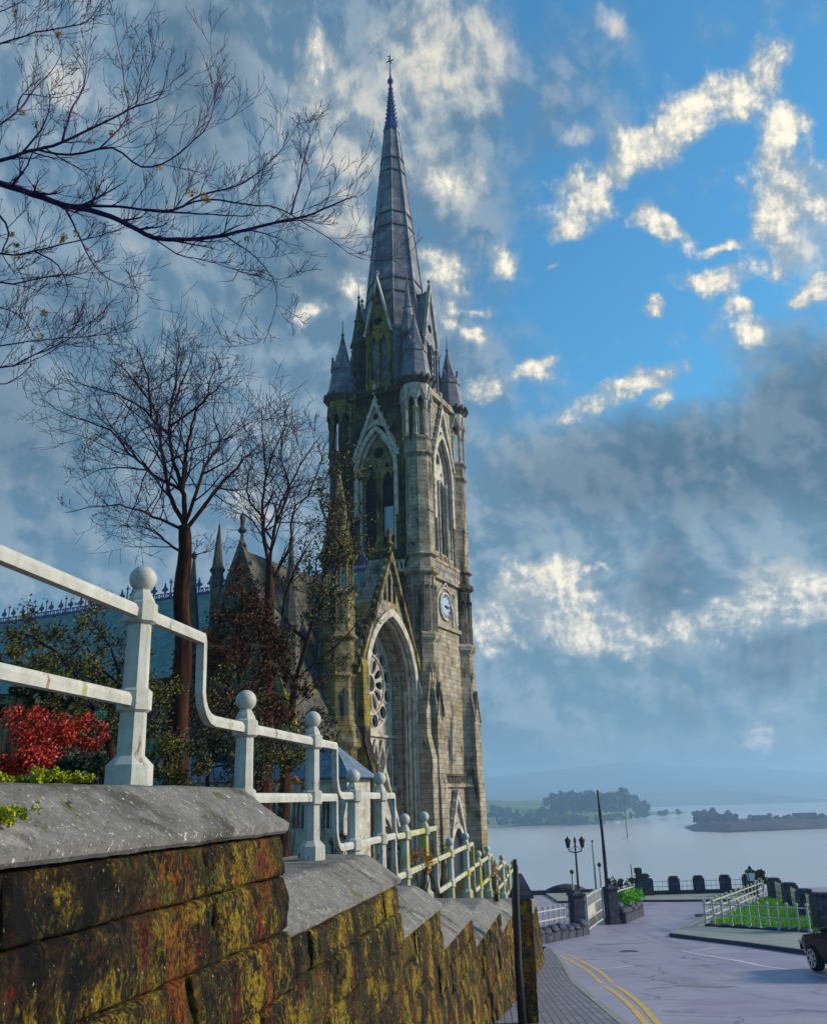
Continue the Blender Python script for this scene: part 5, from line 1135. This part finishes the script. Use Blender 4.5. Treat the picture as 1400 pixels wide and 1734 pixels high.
# big end pier, harbour parapet and its pillars
pe = gp(1090, 1519)
t = empty('parapet_pier', (pe.x, pe.y, zr(pe.y)), .1, label='massive dark round shouldered pier where the harbour parapet begins', cat='pier'); b = MB()
b.box(-.62, .62, -.5, .5, -.1, 1.25, None, .06); b.box(-.5, .5, -.42, .42, 1.25, 1.55, None, .12); b.box(-.72, .62, -.55, .55, -.1, .35, None, .04); b.build('body', M['darkstone'], t); b = MB(); b.box(-.5, -.05, -.25, .25, 1.55, 1.95, None, .05); b.frus(-.75, 0, [(.3, .05), (2.2, .03)], 6); b.build('top_block', M['darkstone'], t)
par = empty('harbour_parapet', (pe.x + 4, pe.y + .3, zr(pe.y)), label='low dark parapet wall with square pillars and thin white rails above the harbour', cat='parapet')
yP = pe.y + .3; xs = [at(u, 1510, yP).x for u in (1142, 1184, 1229, 1268)]
o = Vector(par.location)
b = MB(); b.box(pe.x + .6 - o.x, xs[-1] + .3 - o.x, -.2, .2, -.1, .36, None, .03); b.build('base_wall', M['darkstone'], par)
for x in xs:
    b = MB(); b.box(x - o.x - .36, x - o.x + .36, -.3, .3, .3, 1.18, None, .05); b.box(x - o.x - .33, x - o.x + .33, -.26, .26, 1.18, 1.32, None, .1); b.build('pillar', M['darkstone'], par)
b = MB()
for z in (.62, .95): b.bar((pe.x + .6 - o.x, .1, z), (xs[-1] - o.x, .1, z), .03)
x = pe.x + .8
while x < xs[-1]: b.tube([(x - o.x, .1, .3), (x - o.x, .1, 1.08)], .012, 4); x += .35
b.build('white_rails', M['white'], par)
# lawn behind a white railing on the traffic island
A0 = gp(1196, 1573).xy; A1 = gp(1372, 1585).xy; A2 = gp(1292, 1524).xy
lawn = [tuple(A0 + Vector((.2, .3))), tuple(A1 + Vector((0, .3))), (19.5, 40.8), (26, 62), tuple(A2 + Vector((.3, 0)))]
def lawn_h(x, y): return .16
drape('lawn_bed', [(x, y) for x, y in lawn], .19, M['lawn'], .2)
rngG = random.Random(5); b = MB(); cnt = 0
def inpoly(x, y, P):
    r = False; j = len(P) - 1
    for i in range(len(P)):
        if (P[i][1] > y) != (P[j][1] > y) and x < (P[j][0] - P[i][0]) * (y - P[i][1]) / (P[j][1] - P[i][1]) + P[i][0]: r = not r
        j = i
    return r
while cnt < 16000:
    x, y = rngG.uniform(12, 27), rngG.uniform(40, 65)
    if not inpoly(x, y, lawn): continue
    z = zr(y) + .18; a = rngG.uniform(0, 6.3); hh = rngG.uniform(.07, .16); dx_, dy_ = math.cos(a) * .03, math.sin(a) * .03
    b.add([(x - dx_, y - dy_, z), (x + dx_, y + dy_, z), (x + rngG.uniform(-.05, .05), y + rngG.uniform(-.05, .05), z + hh)], [[0, 1, 2]]); cnt += 1
tag(b.build('lawn_grass', M['grass'], recalc=False), 'bright green grass growing on the fenced lawn', 'grass', kind='stuff')
boulderwall('lawn_kerb_wall', tuple(A0), tuple(A1 + Vector((.6, -.6))), .26, .4, 'low dark blue stone kerb under the front of the white lawn fence', 17)
t = empty('lawn_fence', (A0.x, A0.y, zr(A0.y)), label='white post and rail fence around the corner lawn on the traffic island', cat='fence')
fence_run(t, lerp2(tuple(A0), tuple(A1), 11), .98, 12, (.93, .48), None, .045, .14); fence_run(t, lerp2(tuple(A0), tuple(A2), 13), .98, 14, (.93, .6, .3), None, .04, .14)
PLp = [(1313, 62, 1.45, .75), (1338, 55, 1.45, .75), (1362, 48, 1.45, .72), (1391, 41.5, 1.6, .85)]
par2 = empty('lawn_parapet', (22, 55, zr(55)), label='dark square pillars with slanting white rails along the far side of the lawn', cat='parapet'); o = Vector(par2.location); prev = None
for u, Y, h, w in PLp:
    x = at(u, 1520, Y).x; z = zr(Y) - o.z
    b = MB(); b.box(x - o.x - w / 2, x - o.x + w / 2, Y - o.y - w / 2, Y - o.y + w / 2, z, z + h - .12, None, .04); b.box(x - o.x - w / 2 + .04, x - o.x + w / 2 - .04, Y - o.y - w / 2 + .04, Y - o.y + w / 2 - .04, z + h - .13, z + h, None, .1); b.build('pillar', M['darkstone'], par2)
    if prev:
        b = MB()
        for f in (.35, .6, .85): b.bar((prev[0], prev[1], prev[2] + f * 1.3), (x - o.x, Y - o.y, z + f * 1.3), .04)
        for k in range(1, 12): 
            f = k / 12; c_ = Vector(prev).lerp(Vector((x - o.x, Y - o.y, z)), f); b.tube([c_ + Vector((0, 0, .1)), c_ + Vector((0, 0, 1.25))], .016, 4)
        b.build('rails', M['white'], par2)
    prev = (x - o.x, Y - o.y, z)
# lantern on its pier and the dark dome shrub behind
Y = 67; c = at(1274, 1512, Y); t = empty('lantern_pier', (c.x, Y, zr(Y)), label='dark pier carrying a square glazed lantern at the corner of the lawn', cat='lamp'); h = at(1274, 1497, Y).z - zr(Y)
b = MB(); b.box(-.3, .3, -.3, .3, -.1, h, None, .03); b.box(-.36, .36, -.36, .36, h, h + .1, None, .02); b.build('pier', M['darkstone'], t); b = MB(); b.frus(0, 0, [(h + .2, .26), (h + .75, .36)], 4, math.pi / 4); b.build('glass', M['lampglass'], t)
b = MB(); b.frus(0, 0, [(h + .1, .2), (h + .2, .3)], 4, math.pi / 4); b.frus(0, 0, [(h + .75, .44), (h + .85, .4), (h + 1.0, .14), (h + 1.12, .1), (h + 1.2, .03)], 4, math.pi / 4)
for k in range(4): a = math.pi / 4 + k * math.pi / 2; b.tube([(.26 * math.cos(a), .26 * math.sin(a), h + .2), (.37 * math.cos(a), .37 * math.sin(a), h + .76)], .025, 4)
b.build('frame', M['black'], t)
bush('dome_shrub', 1287, 1488, 68, 10, 14, M['dgreen'], 1400, .08, 401, 'dark domed shrub just behind the glazed lantern', 'shrub', None, True, .4)

# ------------------------------------------------------------------ parked car, mostly outside the right edge
kd = (gp(1365, 1618).xy - gp(1260, 1602).xy).normalized(); c0 = gp(1366, 1640)
c0.x += .65; t = empty('parked_car', (c0.x, c0.y, zr(c0.y)), math.atan2(kd.y, kd.x), label='black parked car with silver wheels at the kerb of the traffic island', cat='car')
slope = math.atan((zr(c0.y - 3) - zr(c0.y)) / 3.0); t.rotation_euler = (0, -slope * abs(kd.y), math.atan2(kd.y, kd.x))
def carsec(x):                                  # (half width at sill, at waist, waist height, roof half width, roof height)
    return None
prof = [(.0, .55, .62), (.12, .42, .78), (.45, .30, .90), (1.05, .24, .98), (1.45, .22, 1.04), (1.95, .22, 1.30), (2.35, .22, 1.45), (2.9, .22, 1.50), (3.5, .22, 1.46), (3.95, .24, 1.28), (4.2, .30, 1.02), (4.32, .45, .85)]
b = MB(); N = len(prof); ring = []
for x, zb, zt_ in prof:
    hwid = .86 * (1 - .10 * (x < .2) - .05 * (x > 4.1)); wa = min(zt_, .96); top = zt_; rw_ = hwid if top <= 1.06 else hwid - .55 * (top - .96)
    ring.append([(x, s * w, z) for s, w, z in ((-1, hwid - .05, zb), (-1, hwid, zb + .2), (-1, hwid, wa - .12), (-1, hwid - .03, wa), (-1, max(.3, rw_ - .02), max(wa, top - .06)), (-1, max(.25, rw_ - .14), top), (1, max(.25, rw_ - .14), top), (1, max(.3, rw_ - .02), max(wa, top - .06)), (1, hwid - .03, wa), (1, hwid, wa - .12), (1, hwid, zb + .2), (1, hwid - .05, zb))])
k = len(ring[0]); v = [q for r_ in ring for q in r_]; f = [[i * k + j, i * k + (j + 1) % k, (i + 1) * k + (j + 1) % k, (i + 1) * k + j] for i in range(N - 1) for j in range(k)]; f += [list(range(k)), [(N - 1) * k + j for j in range(k)]]
b.add(v, f); b.build('body', M['carpaint'], t)
for s in (-1, 1):
    b = MB(); b.add([(1.75, s * .865, 1.0), (3.85, s * .865, 1.0), (3.5, s * .66, 1.38), (2.3, s * .66, 1.38)], [[0, 1, 2, 3]]); b.build('side_window', M['carglass'], t)
b = MB(); b.add([(1.5, -.72, 1.07), (1.5, .72, 1.07), (2.28, .58, 1.445), (2.28, -.58, 1.445)], [[0, 1, 2, 3]]); b.build('windscreen', M['carglass'], t)
for x in (.82, 3.45):
    for s in (-1, 1):
        Mx = Matrix.Translation((x, s * .80, .33)) @ Matrix.Rotation(math.pi / 2, 4, 'X'); b = MB(); b.frus(0, 0, [(-.1, .27), (-.09, .32), (.09, .32), (.1, .27)], 24, 0, True, Mx); w = b.build('wheel', M['tyre'], t)
        b = MB()
        for j in range(7): a = 2 * math.pi * j / 7; Mz = Mx @ Matrix.Rotation(a, 4, 'Z'); b.box(.03, .215, -.03, .03, -s * .112 - .01, -s * .112 + .01, Mz)
        b.frus(0, 0, [(-s * .112 - .012, .06), (-s * .112 + .012, .06)], 12, 0, False, Mx); b.panel(lambda a, z, d: tuple(Mx @ Vector((a, z, -s * .112 + d))), [circ(0, 0, .235, 24), circ(0, 0, .2, 24)], -.012, .012); b.build('rim', M['alloy'], w)
for s in (-1, 1): b = MB(); b.box(-.01, .2, s * .66 - .16, s * .66 + .16, .66, .76, None, .03); b.build('headlight', M['lampglass'], t); b = MB(); b.box(1.72, 1.92, s * .95 - .09, s * .95 + .09, 1.0, 1.12, None, .04); b.build('wing_mirror', M['carpaint'], t)

# ------------------------------------------------------------------ far shore, island, boats
def landmass(name, pts, hf, mat, zb=-41, kind='structure'):   # pts: outline [(x, y)]
    bm = bmesh.new(); bm.faces.new([bm.verts.new((x, y, zb)) for x, y in pts]); bmesh.ops.triangulate(bm, faces=bm.faces[:]); bmesh.ops.subdivide_edges(bm, edges=bm.edges[:], cuts=3, use_grid_fill=True); bmesh.ops.subdivide_edges(bm, edges=bm.edges[:], cuts=2, use_grid_fill=True)
    bd = [q.co.copy() for q in bm.verts if q.is_boundary]
    for q in bm.verts:
        d = min((q.co - e).length for e in bd); q.co.z = zb + hf(q.co, d)
    me = bpy.data.meshes.new(name); bm.to_mesh(me); bm.free(); me.materials.append(mat); o = bpy.data.objects.new(name, me); C.objects.link(o); return tag(o, kind=kind)
def sea(u, v): return atz(u, v, -40).xy
hp = [tuple(sea(u, v)) for u, v in ((640, 1412), (760, 1403), (850, 1401), (930, 1396), (1000, 1394), (1050, 1390), (1100, 1381), (1172, 1376))] 
hp += [(hp[-1][0] - 60, hp[-1][1] + 60), (520, 2600), (-250, 2400)]
def hh_(p, d): return 1 + 3 * sst(d, 0, 15) + (24 + 14 * noise.noise(p * .006)) * sst(d, 10, 200) * sst(1500 - p.x * 1.0 - 900, 0, 300)
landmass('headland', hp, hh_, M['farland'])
b = MB(); rngF = random.Random(8)
def clumptree(b, x, y, z, r, h, rng):
    for k in range(9):
        c = Vector((x + rng.uniform(-.75, .75) * r, y + rng.uniform(-.5, .5) * r, z + h * rng.uniform(.25, .9))); bm = bmesh.new(); bmesh.ops.create_icosphere(bm, subdivisions=2, radius=r * rng.uniform(.22, .5))
        for q in bm.verts: q.co = c + Vector((q.co.x, q.co.y, q.co.z * 1.2)) * (1 + 1.1 * noise.noise(q.co * .55 + c * .1))
        bm.verts.index_update(); b.add([q.co.copy() for q in bm.verts], [[q.index for q in f.verts] for f in bm.faces]); bm.free()
    b.tube([(x, y, z - 2), (x, y, z + h * .5)], r * .07, 5)
for i in range(95):
    u = rngF.choice((rngF.uniform(935, 1085), rngF.uniform(820, 1110))); 
    Y = rngF.uniform(1360, 1560) if u < 1060 else rngF.uniform(1500, 1680); d = at(u, 1380, Y); h = rngF.uniform(16, 26) * (1.0 if 935 < u < 1075 else .62)
    z = -40 + (18 if 935 < u < 1075 else 8) + rngF.uniform(-6, 6)
    clumptree(b, d.x, Y, z, h * .5, h, rngF)
tag(b.build('headland_wood', M['fartree']), 'hazy blue green wood crowning the far headland', 'wood', kind='stuff')
rngF = random.Random(18); b = MB()
for i in range(70):
    u = rngF.uniform(815, 1150); Y = rngF.uniform(1290, 1340) + max(0, u - 1000) * 2.4; d = at(u, 1390, Y); clumptree(b, d.x, Y, -37, 4.5, 9, rngF)
tag(b.build('shore_thicket', M['fartree']), 'dark line of thicket along the headland shore', 'thicket', kind='stuff')
ip = [tuple(sea(u, v)) for u, v in ((1158, 1401), (1175, 1408), (1230, 1410), (1300, 1407), (1400, 1403), (1600, 1398))]; ip += [(ip[-1][0] + 60, ip[-1][1] + 160), tuple(sea(1400, 1390) + Vector((40, 0))), tuple(sea(1230, 1397))]
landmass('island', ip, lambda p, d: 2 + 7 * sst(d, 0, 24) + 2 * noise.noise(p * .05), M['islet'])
b = MB(); rngF = random.Random(21)
for i in range(85):
    u = rngF.uniform(1170, 1420); v = 1405 - rngF.random() * 9 - max(0, u - 1250) * .02; p = sea(u, v); h = rngF.uniform(4, 9) * (1.35 if u < 1250 else .7); clumptree(b, p.x, p.y + 10, -36 + rngF.uniform(0, 4), h * .55, h, rngF)
tag(b.build('island_scrub', M['islet']), 'purple brown scrub covering the low island', 'scrub', kind='stuff')
def house(name, u, v, w, h, mat, label, cat_='house', dp=8, z0=None, Yo=0, roofm=None, rh=.5):
    p = sea(u, v); p.y += Yo; t = empty(name, (p.x, p.y, -38 if z0 is None else z0), .1, label=label, cat=cat_); b = MB(); b.box(-w / 2, w / 2, -dp / 2, dp / 2, -3, h); b.build('wall', mat, t)
    b = MB(); b.add([(-w / 2 - .3, -dp / 2 - .3, h + .01), (w / 2 + .3, -dp / 2 - .3, h + .01), (w / 2 + .3, dp / 2 + .3, h + .01), (-w / 2 - .3, dp / 2 + .3, h + .01), (-w / 2, 0, h + dp * rh), (w / 2, 0, h + dp * rh)], [[0, 1, 5, 4], [2, 3, 4, 5], [0, 4, 3], [1, 2, 5]]); b.build('roof', roofm or M['blueslate'], t)
    b = MB()
    for k in range(max(2, int(w / 3))):
        for zz in ((1, h - 2.2) if h > 6 else (1.2,)): b.box(-w / 2 + (k + .5) * w / max(2, int(w / 3)) - .5, -w / 2 + (k + .5) * w / max(2, int(w / 3)) + .5, -dp / 2 - .04, -dp / 2 + .1, zz, zz + 1.4)
    b.build('windows', M['dark_open'], t)
house('shore_house', 883, 1392, 13, 11, M['boatwhite'], 'tall white house near the water of the headland', z0=-38, Yo=10)
house('shore_house', 862, 1391, 18, 4, M['render'], 'long low cream house to the left of the tall white one', z0=-38, Yo=16)
house('shore_house', 978, 1391, 7, 8, M['boatwhite'], 'small white house above the blue boat', z0=-38, Yo=26)
for i, (u, v, w, h, lab) in enumerate(((1199, 1402, 13, 9, 'pinkish gabled building at the tip of the purple island'), (1300, 1402, 22, 4, 'long low building in the middle of the purple island'), (1378, 1399, 24, 5, 'broad low building towards the outer end of the purple island'), (1222, 1403, 9, 7, 'smaller building next to the gabled one on the purple island'))):
    house('island_building', u, v, w, h, M['brick'], lab, 'building', 9, -35, 18, M['islet'])
def boat(u, v, L, mat, label, mast=0, name='boat', cab=True):
    p = sea(u, v); t = empty(name, (p.x, p.y, -40), .15, label=label, cat='boat'); b = MB(); n = 9; vs = []
    for i in range(n):
        f = i / (n - 1); x = (f - .5) * L; wd = L * .15 * (math.sin(math.pi * min(1, f * .62 + .3)) ** .6 if f < 1 else .02) * (1 - max(0, f - .7) * 3.2); sh = L * .13 * (1 + .4 * f * f)
        vs += [(x, -max(wd, .01), sh), (x, -max(wd, .01) * .6, -.3), (x, max(wd, .01) * .6, -.3), (x, max(wd, .01), sh)]
    fs = [[i * 4 + k, i * 4 + (k + 1) % 4, (i + 1) * 4 + (k + 1) % 4, (i + 1) * 4 + k] for i in range(n - 1) for k in range(4)] + [[0, 1, 2, 3], [n * 4 - 4, n * 4 - 3, n * 4 - 2, n * 4 - 1]]
    b.add(vs, fs); b.build('hull', mat, t)
    if cab: b = MB(); b.box(-L * .2, L * .12, -L * .08, L * .08, L * .13, L * .27, None, .1); b.build('cabin', M['boatwhite'], t)
    if mast: b = MB(); b.tube([(0, 0, 1), (0, 0, mast)], [.45, .2], 6); b.build('mast', M['twigs'], t)
boat(978, 1397, 30, M['boatblue'], 'blue hulled boat moored off the headland shore'); boat(1012, 1396, 22, M['boatblue'], 'second smaller blue boat just ahead of the moored blue boat')
boat(1040, 1394, 16, M['boatwhite'], 'small white boat near the end of the headland shore')
boat(1062, 1421, 7, M['boatwhite'], 'white sailing boat with a very tall mast alone on open water', 43, 'sailing_boat', False)
boat(1001, 1432, 3.5, M['boatwhite'], 'tiny white dinghy out on the water above the lamps', 0, 'dinghy', False); boat(905, 1413, 3.5, M['boatwhite'], 'tiny white dinghy near the cathedral side of the bay', 0, 'dinghy', False)
c = at(955, 1513, 74); t = empty('upturned_boat', (c.x, 73, zr(73)), .1, label='dark upturned boat lying on the quay edge near the lamp', cat='boat'); b = MB()
vs = []
for i in range(9):
    f = i / 8; x = (f - .5) * 3.0; w = .55 * math.sin(math.pi * (.08 + .84 * f)); vs += [(x, -w, .25), (x, -w * .7, .25 + w * .6), (x, 0, .25 + w * .85), (x, w * .7, .25 + w * .6), (x, w, .25)]
b.add(vs, [[i * 5 + k, i * 5 + k + 1, (i + 1) * 5 + k + 1, (i + 1) * 5 + k] for i in range(8) for k in range(4)] + [[i * 5 + 4, i * 5, (i + 1) * 5, (i + 1) * 5 + 4] for i in range(8)], True); b.build('hull', M['darkstone'], t); b = MB(); b.box(-1.0, -.8, -.5, .5, 0, .3); b.box(.8, 1.0, -.5, .5, 0, .3); b.build('trestle', M['bark'], t)
for k, q in enumerate(((6.2, 72.8, 15.4),)):
    b = MB(); b.box(q[0] - 1, q[2], q[1] - .25, q[1] + .25, zr(q[1]) - .2, zr(q[1]) + .3, None, .04); tag(b.build('quay_kerb', M['darkstone']), 'low dark stone kerb along the quay edge behind the gate', 'kerb')
def ridge(name, Y, x0, x1, h, mat, seed, base=-41):
    b = MB(); n = 90; v = []
    for j, (dy, k) in enumerate(((0, 0), (180, .35), (500, .8), (800, 1.0), (1500, .9))):
        for i in range(n + 1):
            x = x0 + (x1 - x0) * i / n; q = .5 + .5 * noise.fractal(Vector((x * .0007, seed, dy * .0002)), 1, 2, 4); e = min(1, min(i, n - i) / 6); v.append((x, Y + dy + 120 * noise.noise(Vector((x * .001, seed, 3))), base + h * k * (.45 + .75 * q) * e))
    f = [[j * (n + 1) + i, j * (n + 1) + i + 1, (j + 1) * (n + 1) + i + 1, (j + 1) * (n + 1) + i] for j in range(4) for i in range(n)]
    b.add(v, f, True); tag(b.build(name, mat, recalc=False), kind='structure')
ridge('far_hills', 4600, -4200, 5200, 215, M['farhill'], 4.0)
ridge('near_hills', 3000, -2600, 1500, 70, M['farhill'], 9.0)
#END5
# ------------------------------------------------------------------ the air
hz = MB(); hz.box(-8200, 8200, -80, 8600, -60, 160)
m = bpy.data.materials.new('sea air'); m.use_nodes = True; t = NT(m.node_tree); t.n.clear()
vp = t.new('ShaderNodeVolumePrincipled'); vp.inputs['Color'].default_value = (.38, .60, .84, 1); vp.inputs['Density'].default_value = .00034; vp.inputs['Anisotropy'].default_value = .2
t.l.new(vp.outputs[0], t.new('ShaderNodeOutputMaterial').inputs['Volume'])
tag(hz.build('haze', m), kind='stuff')
